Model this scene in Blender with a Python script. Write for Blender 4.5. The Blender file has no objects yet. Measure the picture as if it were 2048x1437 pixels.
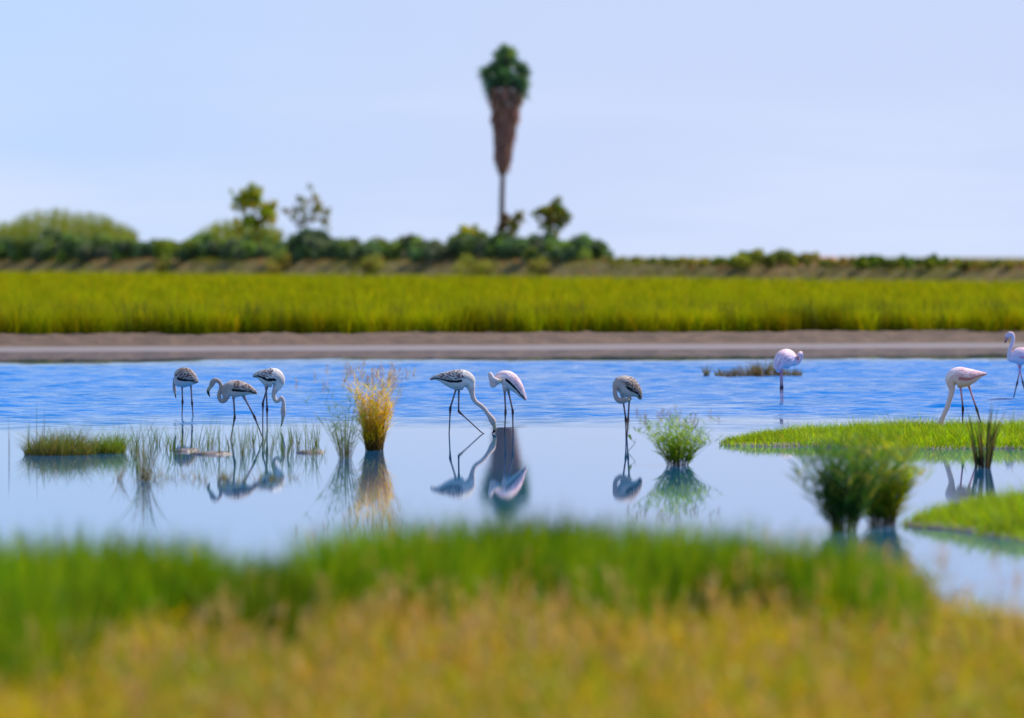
import bpy, math, random
import numpy as np
from mathutils import Vector
from mathutils.kdtree import KDTree

random.seed(7)
rng = np.random.default_rng(11)
R = math.radians
scene = bpy.context.scene
COL = scene.collection

# ------------------------------------------------------------------ camera model (pixels of the 2048 x 1437 photograph)
F = 200.0 / 36.0 * 2048.0      # focal length in pixels
CAMH = 2.64                    # eye height above the water
HOR = 512.0                    # row of the horizon
def dist(py, z=0.0): return F * (CAMH - z) / (py - HOR)
def xat(px, d): return (px - 1024.0) / F * d
def at(px, py, z=0.0):
    d = dist(py, z)
    return Vector((xat(px, d), d, z))
def zat(py, d): return CAMH - (py - HOR) * d / F

# ------------------------------------------------------------------ small helpers
def tag(o, label=None, cat=None, group=None, kind=None):
    if label: o['label'] = label
    if cat: o['category'] = cat
    if group: o['group'] = group
    if kind: o['kind'] = kind
    return o
def empty(name, loc):
    o = bpy.data.objects.new(name, None); COL.objects.link(o); o.location = loc
    o.empty_display_size = 0.2
    return o

class MB:
    """collects vertices, polygons and one colour per vertex, then links them as one mesh object"""
    def __init__(s): s.V = []; s.C = []; s.Q = []; s.T = []; s.n = 0
    def add(s, v, c, quads=None, tris=None):
        v = np.asarray(v, float).reshape(-1, 3); c = np.asarray(c, float)
        if c.ndim == 1: c = np.tile(c, (len(v), 1))
        s.V.append(v); s.C.append(c[:, :3])
        if quads is not None and len(quads): s.Q.append(np.asarray(quads, int) + s.n)
        if tris is not None and len(tris): s.T.append(np.asarray(tris, int) + s.n)
        s.n += len(v)
    def build(s, name, mat, parent=None, loc=(0, 0, 0), smooth=True):
        V = np.concatenate(s.V) - np.array(loc)
        C = np.concatenate(s.C)
        Q = np.concatenate(s.Q) if s.Q else np.zeros((0, 4), int)
        T = np.concatenate(s.T) if s.T else np.zeros((0, 3), int)
        me = bpy.data.meshes.new(name)
        me.vertices.add(len(V)); me.vertices.foreach_set('co', V.astype(np.float32).ravel())
        nl = Q.size + T.size
        me.loops.add(nl); me.loops.foreach_set('vertex_index', np.concatenate([Q.ravel(), T.ravel()]).astype(np.int32))
        me.polygons.add(len(Q) + len(T))
        st = np.concatenate([np.arange(len(Q)) * 4, len(Q) * 4 + np.arange(len(T)) * 3]).astype(np.int32)
        me.polygons.foreach_set('loop_start', st)
        me.polygons.foreach_set('use_smooth', np.full(len(Q) + len(T), smooth))
        me.update(calc_edges=True)
        a = me.color_attributes.new('Col', 'FLOAT_COLOR', 'POINT')
        a.data.foreach_set('color', np.concatenate([C, np.ones((len(C), 1))], 1).astype(np.float32).ravel())
        me.materials.append(mat)
        o = bpy.data.objects.new(name, me); COL.objects.link(o)
        if parent is None: o.location = loc
        else:
            o.parent = parent; o.location = Vector(loc) - parent.location
        return o

# ------------------------------------------------------------------ materials
def newmat(name):
    m = bpy.data.materials.new(name); m.use_nodes = True
    nt = m.node_tree; nt.nodes.clear()
    out = nt.nodes.new('ShaderNodeOutputMaterial')
    return m, nt, out
def N(nt, t, **kw):
    n = nt.nodes.new(t)
    for k, v in kw.items(): setattr(n, k, v)
    return n
def L(nt, a, b): nt.links.new(a, b)
def noise(nt, vec, scale, detail=3, rough=0.55):
    n = N(nt, 'ShaderNodeTexNoise'); n.inputs['Scale'].default_value = scale
    n.inputs['Detail'].default_value = detail; n.inputs['Roughness'].default_value = rough
    if vec is not None: L(nt, vec, n.inputs['Vector'])
    return n
def mapping(nt, vec, scale=(1, 1, 1), loc=(0, 0, 0)):
    n = N(nt, 'ShaderNodeMapping'); n.inputs['Scale'].default_value = scale; n.inputs['Location'].default_value = loc
    L(nt, vec, n.inputs['Vector']); return n.outputs[0]
def math_(nt, op, a, b=None, c=None, clamp=False):
    n = N(nt, 'ShaderNodeMath', operation=op); n.use_clamp = clamp
    for i, v in enumerate((a, b, c)):
        if v is None: continue
        if isinstance(v, (int, float)): n.inputs[i].default_value = v
        else: L(nt, v, n.inputs[i])
    return n.outputs[0]
def maprange(nt, v, a, b, c=0.0, d=1.0):
    n = N(nt, 'ShaderNodeMapRange', interpolation_type='SMOOTHSTEP')
    L(nt, v, n.inputs[0])
    for i, q in enumerate((a, b, c, d)): n.inputs[i + 1].default_value = q
    return n.outputs[0]
def mixc(nt, fac, a, b, mode='MIX'):
    n = N(nt, 'ShaderNodeMix', data_type='RGBA', blend_type=mode)
    for i, v in ((0, fac), (6, a), (7, b)):
        if isinstance(v, (int, float)): n.inputs[i].default_value = v
        elif isinstance(v, tuple): n.inputs[i].default_value = (*v, 1)
        else: L(nt, v, n.inputs[i])
    return n.outputs[2]
def attr(nt): return N(nt, 'ShaderNodeAttribute', attribute_name='Col').outputs['Color']

def leaf_mat(name, trans=0.4, rough=0.5, spec=0.25, tint=(1.25, 1.2, 0.5)):
    m, nt, out = newmat(name)
    p = N(nt, 'ShaderNodeBsdfPrincipled'); p.inputs['Roughness'].default_value = rough
    p.inputs['Specular IOR Level'].default_value = spec
    c = attr(nt); L(nt, c, p.inputs['Base Color'])
    t = N(nt, 'ShaderNodeBsdfTranslucent'); L(nt, mixc(nt, 1.0, c, tint, 'MULTIPLY'), t.inputs['Color'])
    mx = N(nt, 'ShaderNodeMixShader'); mx.inputs[0].default_value = trans
    L(nt, p.outputs[0], mx.inputs[1]); L(nt, t.outputs[0], mx.inputs[2]); L(nt, mx.outputs[0], out.inputs[0])
    return m
M = {}
M['grass'] = leaf_mat('grass_blade', 0.5, 0.5, 0.12)
M['rice'] = leaf_mat('rice_leaf', 0.45, 0.65, 0.03)
M['dry'] = leaf_mat('dry_grass', 0.38, 0.45, 0.12, (1.2, .98, .3))
M['leaf'] = leaf_mat('tree_leaf', 0.42, 0.5, 0.15)
def plain_mat(name, rough=0.7, spec=0.3, bump=None):
    m, nt, out = newmat(name)
    p = N(nt, 'ShaderNodeBsdfPrincipled'); p.inputs['Roughness'].default_value = rough
    p.inputs['Specular IOR Level'].default_value = spec
    c = attr(nt)
    if bump:
        tc = N(nt, 'ShaderNodeTexCoord').outputs['Object']
        nz = noise(nt, tc, bump[0], 4)
        L(nt, mixc(nt, maprange(nt, nz.outputs[0], .35, .65, 0, bump[2]), c, (0.03, 0.02, 0.015)), p.inputs['Base Color'])
        b = N(nt, 'ShaderNodeBump'); b.inputs['Distance'].default_value = bump[1]
        L(nt, nz.outputs[0], b.inputs['Height']); L(nt, b.outputs[0], p.inputs['Normal'])
    else: L(nt, c, p.inputs['Base Color'])
    L(nt, p.outputs[0], out.inputs[0]); return m
M['bark'] = plain_mat('bark', .85, .1, (6, .03, .5))
M['plumage'] = plain_mat('plumage', .75, .15)
M['eye'] = plain_mat('eye', .15, .5)
M['wallpaint'] = plain_mat('wall_plaster', .85, .1, (2, .01, .1))

def soil_mat():
    m, nt, out = newmat('soil')
    p = N(nt, 'ShaderNodeBsdfPrincipled'); tc = N(nt, 'ShaderNodeTexCoord').outputs['Object']
    sx = N(nt, 'ShaderNodeSeparateXYZ'); L(nt, tc, sx.inputs[0])
    n1 = noise(nt, tc, 1.3, 6, .7); n2 = noise(nt, tc, 9, 4, .6)
    dry = mixc(nt, maprange(nt, n1.outputs[0], .3, .7), (.058, .032, .022), (.150, .088, .060))
    dry = mixc(nt, maprange(nt, n2.outputs[0], .35, .7, 0, .7), dry, (.055, .032, .023))
    wetn = math_(nt, 'ADD', sx.outputs[2], math_(nt, 'MULTIPLY', n1.outputs[0], .03))
    wet = maprange(nt, wetn, .05, .085)
    L(nt, mixc(nt, wet, (.17, .13, .13), dry), p.inputs['Base Color'])
    L(nt, maprange(nt, wetn, .05, .085, .5, .9), p.inputs['Roughness'])
    p.inputs['Specular IOR Level'].default_value = .5
    b = N(nt, 'ShaderNodeBump'); b.inputs['Distance'].default_value = .05
    L(nt, maprange(nt, wetn, .05, .085, .15, 1.0), b.inputs['Strength'])
    L(nt, n2.outputs[0], b.inputs['Height']); L(nt, b.outputs[0], p.inputs['Normal'])
    L(nt, p.outputs[0], out.inputs[0]); return m
M['soil'] = soil_mat()

def ground_mat():
    m, nt, out = newmat('ground_soil')
    p = N(nt, 'ShaderNodeBsdfPrincipled'); tc = N(nt, 'ShaderNodeTexCoord').outputs['Object']
    n1 = noise(nt, tc, .25, 6, .65); n2 = noise(nt, tc, 3, 4, .6)
    c = mixc(nt, maprange(nt, n1.outputs[0], .35, .65), (.10, .085, .025), (.16, .115, .05))
    c = mixc(nt, maprange(nt, n2.outputs[0], .4, .7, 0, .6), c, (.075, .085, .02))
    L(nt, c, p.inputs['Base Color']); p.inputs['Roughness'].default_value = .95
    p.inputs['Specular IOR Level'].default_value = .1
    L(nt, p.outputs[0], out.inputs[0]); return m
M['ground'] = ground_mat()

def water_mat():
    m, nt, out = newmat('pond_water')
    p = N(nt, 'ShaderNodeBsdfPrincipled'); tc = N(nt, 'ShaderNodeTexCoord').outputs['Object']
    sx = N(nt, 'ShaderNodeSeparateColor'); L(nt, attr(nt), sx.inputs[0]); belt = sx.outputs[0]
    w2 = noise(nt, mapping(nt, tc, (5.0, 13.0, 1), (7, 2, 0)), 1.0, 2, .5)
    b = N(nt, 'ShaderNodeBump'); b.inputs['Distance'].default_value = .03
    L(nt, math_(nt, 'ADD', math_(nt, 'MULTIPLY', belt, .5), .005), b.inputs['Strength']); L(nt, w2.outputs[0], b.inputs['Height'])
    L(nt, b.outputs[0], p.inputs['Normal'])
    L(nt, mixc(nt, belt, (.006, .105, .25), (.003, .15, .50)), p.inputs['Base Color'])  # base blues stand in for reflected sky, deeper on the ruffled belt
    L(nt, maprange(nt, belt, 0, 1, .004, .08), p.inputs['Roughness'])
    p.inputs['IOR'].default_value = 1.333
    L(nt, p.outputs[0], out.inputs[0]); return m
M['water'] = water_mat()

# ------------------------------------------------------------------ grass and stems
def blades(mb, P, H, W, az, lean, bend, c0, c1, seg=4, tw=None, droop=0.35, wprof=None):
    """n blades: base points P, heights H, widths W, azimuth, lean and bend (fractions of H), colours base c0 -> tip c1"""
    n = len(P)
    t = np.linspace(0, 1, seg + 1)
    if wprof is None: wp = np.clip(1.0 - t ** 1.7, 0.03, 1) * np.where(t < .1, .75, 1)
    else: wp = wprof(t)
    dirx, diry = np.cos(az), np.sin(az)
    if tw is None: tw = rng.uniform(0, math.pi, n)
    wx, wy = np.cos(tw), np.sin(tw)
    off = H[:, None] * (lean[:, None] * t + bend[:, None] * t ** 2)
    up = H[:, None] * (t - droop * np.abs(bend[:, None]) * t ** 2.4)
    cx = P[:, 0:1] + dirx[:, None] * off; cy = P[:, 1:2] + diry[:, None] * off; cz = P[:, 2:3] + up
    hw = W[:, None] * .5 * wp
    V = np.empty((n, seg + 1, 2, 3))
    for k, s in ((0, -1), (1, 1)):
        V[:, :, k, 0] = cx + s * wx[:, None] * hw; V[:, :, k, 1] = cy + s * wy[:, None] * hw; V[:, :, k, 2] = cz
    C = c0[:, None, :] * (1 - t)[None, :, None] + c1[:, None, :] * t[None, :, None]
    C = np.repeat(C[:, :, None, :], 2, 2)
    k = np.arange(seg)[None, :] * 2 + (np.arange(n) * (seg + 1) * 2)[:, None]
    Q = np.stack([k, k + 1, k + 3, k + 2], -1).reshape(-1, 4)
    mb.add(V.reshape(-1, 3), C.reshape(-1, 3), Q)
    return np.stack([cx, cy, cz], -1)      # centre lines (n, seg+1, 3)

def pick(n, pal, jit=.18):
    pal = np.array(pal); w = pal[:, 3] / pal[:, 3].sum()
    c = pal[rng.choice(len(pal), n, p=w), :3]
    return np.clip(c * rng.uniform(1 - jit, 1 + jit, (n, 1)) * rng.uniform(1 - jit * .4, 1 + jit * .4, (n, 3)), 0.003, .9)

def leaves_on(mb, lines, per, length, width, col, t0=.25, spread=.9, up=.4):
    """leaf blades springing from stem centre lines"""
    n, k, _ = lines.shape
    idx = rng.integers(0, n, n * per); t = rng.uniform(t0, .98, n * per) * (k - 1)
    i = np.minimum(t.astype(int), k - 2); f = (t - i)[:, None]
    P = lines[idx, i] * (1 - f) + lines[idx, i + 1] * f
    m = len(P); H = rng.uniform(.6, 1.2, m) * length
    c = pick(m, col)
    blades(mb, P, H * up, np.full(m, width) * rng.uniform(.7, 1.2, m), rng.uniform(0, 2 * math.pi, m),
           rng.uniform(.4, 1.0, m) * spread / up, rng.uniform(.1, .5, m) / up * .6, c, c * 1.1, seg=3, droop=.5,
           wprof=lambda t: np.clip(np.sin(np.pi * np.clip(t * .86 + .1, 0, 1)), .05, 1))

def panicle(mb, tips, col, size=.16, n=16, w=.007):
    """feathery seed head at each tip: short drooping spikelets along the last stretch of the stem"""
    m = len(tips)
    P = np.repeat(tips, n, 0) - np.array([0, 0, 1]) * np.tile(np.linspace(0, 1, n), m)[:, None] * size
    H = rng.uniform(.25, .55, len(P)) * size
    c = pick(len(P), col)
    blades(mb, P, H, np.full(len(P), w), rng.uniform(0, 6.28, len(P)), rng.uniform(.2, .8, len(P)), rng.uniform(0, .5, len(P)), c, c, seg=2,
           wprof=lambda t: np.array([.5, 1, .3])[:len(t)])

# ------------------------------------------------------------------ ground, bank, water
BANK0 = 165.5; BSL = .26                  # far waterline  d = BANK0 + BSL * x
def bankd(x): return BANK0 + BSL * np.asarray(x)
def levd(x): return 500.0 - 3.0 * np.asarray(x)         # foot of the levee behind the rice
LEVZ = 2.15
def hump(x, y):
    u = (y - levd(x)) / math.sqrt(10.0)
    s = np.clip(u / 3.5, 0, 1); s = s * s * (3 - 2 * s)
    e = np.clip((u - 11) / 6, 0, 1); e = e * e * (3 - 2 * e)
    w = np.clip((np.asarray(x) - 4) / 22, 0, 1); w = w * w * (3 - 2 * w)
    return (LEVZ - .33) * s * (1 - .75 * e) * (1 - .16 * w)
def ground():
    rows = np.concatenate([np.linspace(5, 160, 40), np.linspace(166, 300, 40), np.linspace(303, 950, 230), np.geomspace(980, 6500, 30)])
    nc = 121; V = []
    for d in rows:
        half = max(40, d * .17) if d < 960 else d * .4
        xs = np.linspace(-half, half, nc)
        v = d - bankd(xs)
        z = np.where(v < 6.5, -.4, .30) + hump(xs, np.full(nc, d))
        z = z + np.where(v > 5, .06 * np.sin(xs * .7 + d * .31) * np.sin(d * .43 - xs * .2), 0)
        V.append(np.stack([xs, np.full(nc, d), z], 1))
    V = np.concatenate(V); nr = len(rows)
    i = (np.arange(nr - 1)[:, None] * nc + np.arange(nc - 1)[None, :]).ravel()
    mb = MB(); mb.add(V, (0.1, .1, .1), np.stack([i, i + 1, i + nc + 1, i + nc], 1))
    o = mb.build('ground', M['ground']); tag(o, kind='structure'); return o
ground()

def fbm(x, y, seed=0, octs=5, base=1.0):
    z = np.zeros_like(x); a = 1.0
    r = np.random.default_rng(seed)
    for k in range(octs):
        for q in range(3):
            th = r.uniform(0, 6.28); ph = r.uniform(0, 6.28); f = base * 2 ** k * r.uniform(.8, 1.25)
            z += a * np.sin(f * (x * math.cos(th) + y * math.sin(th)) + ph) / 3
        a *= .55
    return z
def bank():
    prof = np.array([(-9, -.25), (-7, -.06), (-5.6, .004), (-3, .018), (-.4, .045), (0, .065), (.4, .12), (.9, .20), (1.5, .28), (2.2, .335), (3.2, .36), (5.0, .35), (14.0, .34)])
    vs = np.concatenate([np.linspace(-9, -.5, 30), np.linspace(-.3, 3.4, 44), np.linspace(3.6, 14, 16)])
    xs = np.arange(-46, 46, .12)
    Xg, Vg = np.meshgrid(xs, vs)
    Vw = Vg + .5 * fbm(Xg, Vg * .3, 3, 5, .7) * np.clip(1 - abs(Vg) / 9, 0, 1)
    Z = np.interp(Vw, prof[:, 0], prof[:, 1])
    rough = np.clip(Vw / .6, 0, 1)
    Z += rough * (.035 * fbm(Xg, Vg, 5, 4, 2.2) + .028 * fbm(Xg * 3, Vg * 3, 6, 4, 3)) + .004 * fbm(Xg * .4, Vg, 8, 3, 1.2)
    Y = bankd(Xg) + Vg
    nc = len(xs); nr = len(vs)
    i = (np.arange(nr - 1)[:, None] * nc + np.arange(nc - 1)[None, :]).ravel()
    mb = MB(); mb.add(np.stack([Xg, Y, Z], -1).reshape(-1, 3), (.2, .15, .1), np.stack([i, i + 1, i + nc + 1, i + nc], 1))
    o = mb.build('earth_bank', M['soil']); tag(o, kind='structure')
bank()
def sstep(v, a, b):
    t = np.clip((v - a) / (b - a), 0, 1); return t * t * (3 - 2 * t)
def water():
    # breeze ruffles a belt between the calm shallows and the sheltered far bank
    rows = np.concatenate([np.linspace(8, 78, 24), np.arange(80, 150.5, .075), np.linspace(151, 166, 12)])
    cols = np.concatenate([np.linspace(-60, -19, 12), np.arange(-18, 18.01, .16), np.linspace(19, 60, 12)])
    X, Y = np.meshgrid(cols, rows); v = Y - BSL * X
    Y = np.where(Y > 150, Y + (BSL * X - 3.2) * sstep(Y, 150, 160), Y)
    near = sstep(Y + 4.2 * fbm(X * .28, Y * .55, 61, 5, 1.0) - .10 * X, 84.0, 97)
    far = 1 - sstep(v + 2.6 * fbm(X * .45, Y * .25, 62, 5, 1.0), 136.0, 146.0)
    patch = np.clip(.86 + .22 * fbm(X * .35, Y * .9, 63, 4, .9) + .22 * fbm(X * .6, Y * 2.0, 64, 3, 1.2), .25, 1.25)
    amp = near * far * patch
    h = np.zeros_like(X); r = np.random.default_rng(5)
    for k in range(46):
        lam = r.uniform(.28, .85); th = r.normal(math.pi / 2 + .12, .42); q = 2 * math.pi / lam
        h += .042 / q * np.sin(q * (X * math.cos(th) + Y * math.sin(th)) + r.uniform(0, 6.28))
    Z = h * amp
    nc = len(cols); i = (np.arange(len(rows) - 1)[:, None] * nc + np.arange(nc - 1)[None, :]).ravel()
    c = np.clip(amp, 0, 1).ravel()
    mb = MB(); mb.add(np.stack([X, Y, Z], -1).reshape(-1, 3), np.stack([c, c, c], 1), np.stack([i, i + 1, i + nc + 1, i + nc], 1))
    tag(mb.build('water', M['water']), kind='structure')
water()

# ------------------------------------------------------------------ rice field
RICE = [(.235, .275, .002, 5), (.30, .29, .002, 3), (.15, .235, .003, 3), (.38, .27, .008, 1)]
def rice():
    mb = MB()
    def tufts(x, d, hmul, wmin, nb, sp):
        n = len(x) * nb
        X = np.repeat(x, nb) + rng.normal(0, sp, n); D = np.repeat(d, nb) + rng.normal(0, sp, n)
        z = np.full(n, .32)
        tone = np.repeat(pick(len(x), RICE, .15), nb, 0) * rng.uniform(.85, 1.2, (n, 1))
        hv = 1 + .11 * fbm(X, D * .6, 21, 4, 1.3); tone = tone * np.clip(1 + .35 * fbm(X, D * .25, 22, 4, 1.6) + .3 * fbm(X, D * .5, 23, 3, 5.0), .4, 1.5)[:, None]
        H = rng.uniform(.72, 1.0, n) * hmul * hv
        W = np.maximum(.016, wmin) * rng.uniform(.8, 1.3, n)
        blades(mb, np.stack([X, D, z], 1), H, W, rng.uniform(0, 6.28, n), rng.uniform(0, .25, n), rng.uniform(0, .5, n),
               tone * np.array([.95, .9, 1]), tone * np.array([1.08, 1.05, 1.0]), seg=3)
    # front rows, seen from foot to tip
    n = 9000; x = rng.uniform(-22, 22, n); d = bankd(x) + 3.3 + rng.exponential(1.6, n) + .45 * fbm(x, x * 0, 4, 4, 1.6)
    tufts(x, d, .96, .018, 5, .05)
    # the rest, evenly by the row it appears in
    n = 34000; zt = 1.25
    pf = rng.uniform(532, 606, n); d = F * (CAMH - zt) / (pf - HOR) * rng.uniform(.98, 1.02, n)
    x = rng.uniform(-1.22, 1.22, n) * 1024 / F * d
    ok = (d > bankd(x) + 5) & (d < levd(x) - 1)
    x, d = x[ok], d[ok]
    tufts(x, d, .93, 0, 1, .0) if False else None
    for a, b in ((0, 230), (230, 300), (300, 420), (420, 800)):
        s = (d >= a) & (d < b)
        if s.any(): tufts(x[s], d[s], .93, .00017 * (a + b) / 2, 4, .0007 * (a + b) / 2)
    o = mb.build('rice_field', M['rice']); tag(o, 'yellow green rice standing in a broad field behind the earth bank', 'rice', kind='stuff')
    # taller darker weeds sticking out of the rice
    mb = MB(); nc = 240
    pxs = rng.uniform(-150, 2200, nc); pxs[:40] = rng.normal(1240, 60, 40) if False else pxs[:40]
    for q in range(nc):
        px = pxs[q]; d = float(bankd(xat(px, 170))) + 3.6 + abs(rng.normal(0, 1.6)); x = xat(px, d); k = rng.integers(5, 16)
        P = np.stack([x + rng.normal(0, .10, k), d + rng.normal(0, .1, k), np.full(k, .33)], 1)
        c = pick(k, [(.035, .065, .012, 3), (.06, .06, .02, 2), (.12, .08, .04, 1)])
        blades(mb, P, rng.uniform(.8, 1.18, k), np.full(k, .022), rng.uniform(0, 6.28, k), rng.uniform(0, .15, k), rng.uniform(0, .2, k), c, c * 1.1 + .01, seg=3)
    o = mb.build('weeds', M['rice']); tag(o, 'dark weeds standing among the front rows of the rice', 'weeds', kind='stuff')
rice()

# scrub on the levee slope
def scrub():
    mb = MB(); n = 26000
    x = rng.uniform(-78, 50, n); u = rng.uniform(-.4, 11, n) ** 1.0; d = levd(x) + u * math.sqrt(10)
    z = .30 + hump(x, d) - .05
    cl = fbm(x * .35, u * .8, 31, 4, 1.0)
    dry = np.array(pick(n, [(.28, .18, .085, 3), (.22, .14, .07, 2), (.36, .23, .13, 2), (.16, .11, .06, 1)]))
    grn = np.array(pick(n, [(.15, .17, .015, 3), (.2, .2, .02, 2), (.08, .11, .02, 1)]))
    c = np.where((cl > .15)[:, None], grn, dry)
    H = rng.uniform(.18, .45, n) * (1 + .5 * (cl > .5)) * np.where(u < 3.6, .8, 1.0)
    blades(mb, np.stack([x, d, z], 1), H, rng.uniform(.08, .2, n), rng.uniform(0, 6.28, n), rng.uniform(0, .8, n), rng.uniform(0, .6, n), c, c * 1.15, seg=2)
    tag(mb.build('levee_scrub', M['dry']), 'dry brown and olive scrub covering the long levee slope', 'scrub', kind='stuff')
scrub()

# ------------------------------------------------------------------ tubes
def tube(mb, pts, rad, col, k=7, cap=True):
    pts = np.asarray(pts, float); n = len(pts); rad = np.broadcast_to(np.asarray(rad, float), (n,))
    T = np.gradient(pts, axis=0); T /= np.linalg.norm(T, axis=1)[:, None] + 1e-9
    ref = np.array([0.13, 0.97, 0.2]); V = []
    for i in range(n):
        b = ref - T[i] * ref.dot(T[i])
        if np.linalg.norm(b) < .2: b = np.array([1., 0, 0]) - T[i] * T[i][0]
        b /= np.linalg.norm(b); c = np.cross(T[i], b)
        a = np.arange(k) * 2 * math.pi / k
        V.append(pts[i] + rad[i] * (np.cos(a)[:, None] * b + np.sin(a)[:, None] * c))
    V = np.concatenate(V + [pts[:1], pts[-1:]])
    Q = []; T3 = []
    for i in range(n - 1):
        for j in range(k):
            Q.append((i * k + j, i * k + (j + 1) % k, (i + 1) * k + (j + 1) % k, (i + 1) * k + j))
    for j in range(k):
        T3.append((n * k, (j + 1) % k, j)); T3.append((n * k + 1, (n - 1) * k + j, (n - 1) * k + (j + 1) % k))
    c = np.asarray(col, float)
    if c.ndim == 2 and len(c) == n: c = np.concatenate([np.repeat(c, k, 0), c[:1], c[-1:]])
    mb.add(V, c, Q, T3)

# ------------------------------------------------------------------ trees, hedge, palm
def leafcloud(mb, centers, radii, per, size, pal, flat=1.0):
    """leaf-sized cards scattered through clumps; each clump keeps its own tone"""
    for c, r in zip(centers, radii):
        m = max(8, int(per * 2.6 * (r ** 2)))
        v = rng.normal(0, 1, (m, 3)); v /= np.linalg.norm(v, axis=1)[:, None]
        p = np.asarray(c) + v * (rng.uniform(.15, 1, (m, 1)) ** .5) * np.array([r, r, r * flat])
        col = pick(1, pal, .25) * rng.uniform(.75, 1.25, (m, 1))
        a = rng.normal(0, 1, (m, 3)); a /= np.linalg.norm(a, axis=1)[:, None]
        b = np.cross(a, rng.normal(0, 1, (m, 3))); b /= np.linalg.norm(b, axis=1)[:, None]
        s = size * rng.uniform(.6, 1.3, (m, 1))
        V = np.stack([p - a * s, p - b * s * .45, p + a * s, p + b * s * .45], 1).reshape(-1, 3)
        mb.add(V, np.repeat(np.clip(col, .004, .8), 4, 0), np.arange(m * 4).reshape(-1, 4))

DKG = [(.11, .19, .10, 4), (.15, .24, .085, 3), (.20, .29, .07, 2), (.14, .17, .13, 2)]  # hedge greens with the blue of distant haze mixed into the colour
MDG = [(.12, .19, .022, 3), (.19, .25, .02, 2), (.08, .13, .025, 2)]
YLG = [(.36, .40, .012, 3), (.46, .42, .015, 2), (.22, .31, .015, 2)]
RDG = [(.21, .25, .014, 3), (.30, .28, .018, 2), (.12, .20, .025, 2), (.08, .13, .03, 1)]
OLV = [(.26, .27, .04, 3), (.34, .27, .08, 2), (.18, .21, .04, 2)]

def treebase(px, back=0.0):
    """point on the levee crest on the sight line of column px, `back` metres behind the crest edge"""
    k = (px - 1024) / F
    d = (500.0 + (4.0 + back) * math.sqrt(10)) / (1 + 3.0 * k)
    x = k * d
    return np.array([x, d, .30 + float(hump(x, d))])
def bush(px, wpx, toppy, pal, label, back=1.0, cat='bush', name='hedge_bush', group='bushes in the dark hedge on the levee', dense=26, size=.17):
    b = treebase(px, back); d = b[1]; top = zat(toppy, d); h = max(.5, top - b[2]); w = wpx * d / F / 2
    root = empty(name, b); tag(root, label, cat, group)
    k = 24; cs = []; rs = []
    for i in range(k):
        a = rng.uniform(0, 6.28); q = rng.uniform(.0, 1) ** .5; zz = rng.uniform(.12, 1.0) * rng.uniform(.75, 1.08)
        prof = math.sqrt(max(.1, 1 - (zz - .35) ** 2 * 1.9))
        r = rng.uniform(.28, .45) * min(h, w) * .9
        cs.append(b + np.array([math.cos(a) * q * max(.05, w - r * .6) * prof, math.sin(a) * q * w * prof, max(r * .6, zz * h - r * .8)])); rs.append(r)
    mb = MB(); leafcloud(mb, cs, rs, dense * 6, size, pal); mb.build('foliage', M['leaf'], root, b)
    mb = MB()
    for i in range(5):
        c = cs[i]; tube(mb, [b + rng.normal(0, .08, 3) * [1, 1, 0] - [0, 0, .1], (b + c) / 2 + rng.normal(0, .1, 3), c], [.05, .035, .015], (.09, .07, .05), 5)
    mb.build('stems', M['bark'], root, b); 
    return root

hedge = [(12, 60, 470), (62, 60, 462), (112, 62, 466), (160, 55, 470), (206, 60, 464), (255, 55, 470), (300, 50, 474), (345, 55, 474), (395, 60, 472), (440, 50, 476), (482, 60, 470),
         (530, 60, 474), (580, 60, 474), (626, 64, 463), (672, 50, 474), (716, 56, 470), (768, 72, 466), (815, 50, 476), (858, 56, 477), (905, 60, 471), (955, 60, 468), (1000, 56, 466), (1046, 64, 464), (1090, 50, 476), (1128, 44, 488), (1172, 66, 474)]
for i, (px, w, t) in enumerate(hedge):
    lab = 'dark green rounded bush standing in the hedge on the levee'
    grp = 'bushes in the dark hedge on the levee'
    if i == len(hedge) - 1: lab = 'dark round bush ending the hedge on its right side'
    elif px == 1046: lab = 'bush with bright green patches just right of the palm trunk'
    elif px == 1000: lab = 'hedge bush directly below the palm trunk'
    elif px == 768: lab = 'broad rounded hedge bush with rising top left of the palm'
    elif px == 626: lab = 'tall hedge bush below the thin sparse tree'
    pal = DKG if px not in (1046, 345, 768, 205) else MDG + DKG[:1]
    bush(px + random.uniform(-6, 6), w * random.uniform(1.5, 2.0), t + random.uniform(-7, 4), pal, lab, back=random.uniform(.6, 2.2), group=grp, size=.22)

def scrubs_right():
    spec = [(1245, 80, 517, OLV), (1330, 90, 516, MDG), (1400, 70, 518, OLV), (1462, 60, 516, MDG), (1500, 66, 508, MDG), (1556, 120, 500, OLV), (1640, 90, 520, OLV), (1700, 80, 516, OLV), (1745, 50, 514, MDG), (1800, 80, 514, MDG),
            (1870, 90, 514, MDG), (1935, 60, 522, OLV), (2000, 70, 522, OLV), (2045, 60, 524, OLV)]
    for px, w, t, pal in spec:
        lab = 'low olive scrub bush on the right end of the levee'
        if px == 1556: lab = 'largest brown olive bush on the right part of the levee'
        elif px == 1870: lab = 'wide dark green bush on the levee above the far right flamingo pair'
        elif px == 1500: lab = 'green bush leaning against the left of the largest brown olive bush'
        bush(px, w * 1.6, t - 5, pal, lab, back=random.uniform(-1.0, .5), name='scrub_bush', group='scrub bushes along the right end of the levee', dense=60, size=.15)
    for px, w, t in ((745, 60, 505), (960, 130, 502), (560, 70, 506), (1080, 60, 512), (330, 50, 508)):
        lab = {745: 'small olive bush on the levee slope left of the palm', 960: 'wide olive green bush on the levee slope below the palm', 560: 'small olive bush on the levee slope below the yellow green tree', 1080: 'low bush on the levee slope right of the palm', 330: 'low bush on the far left levee slope'}[px]
        bush(px, w, t, OLV, lab, back=-2.6, name='slope_bush', group='small bushes on the levee slope', dense=18, size=.12)
scrubs_right()

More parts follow.
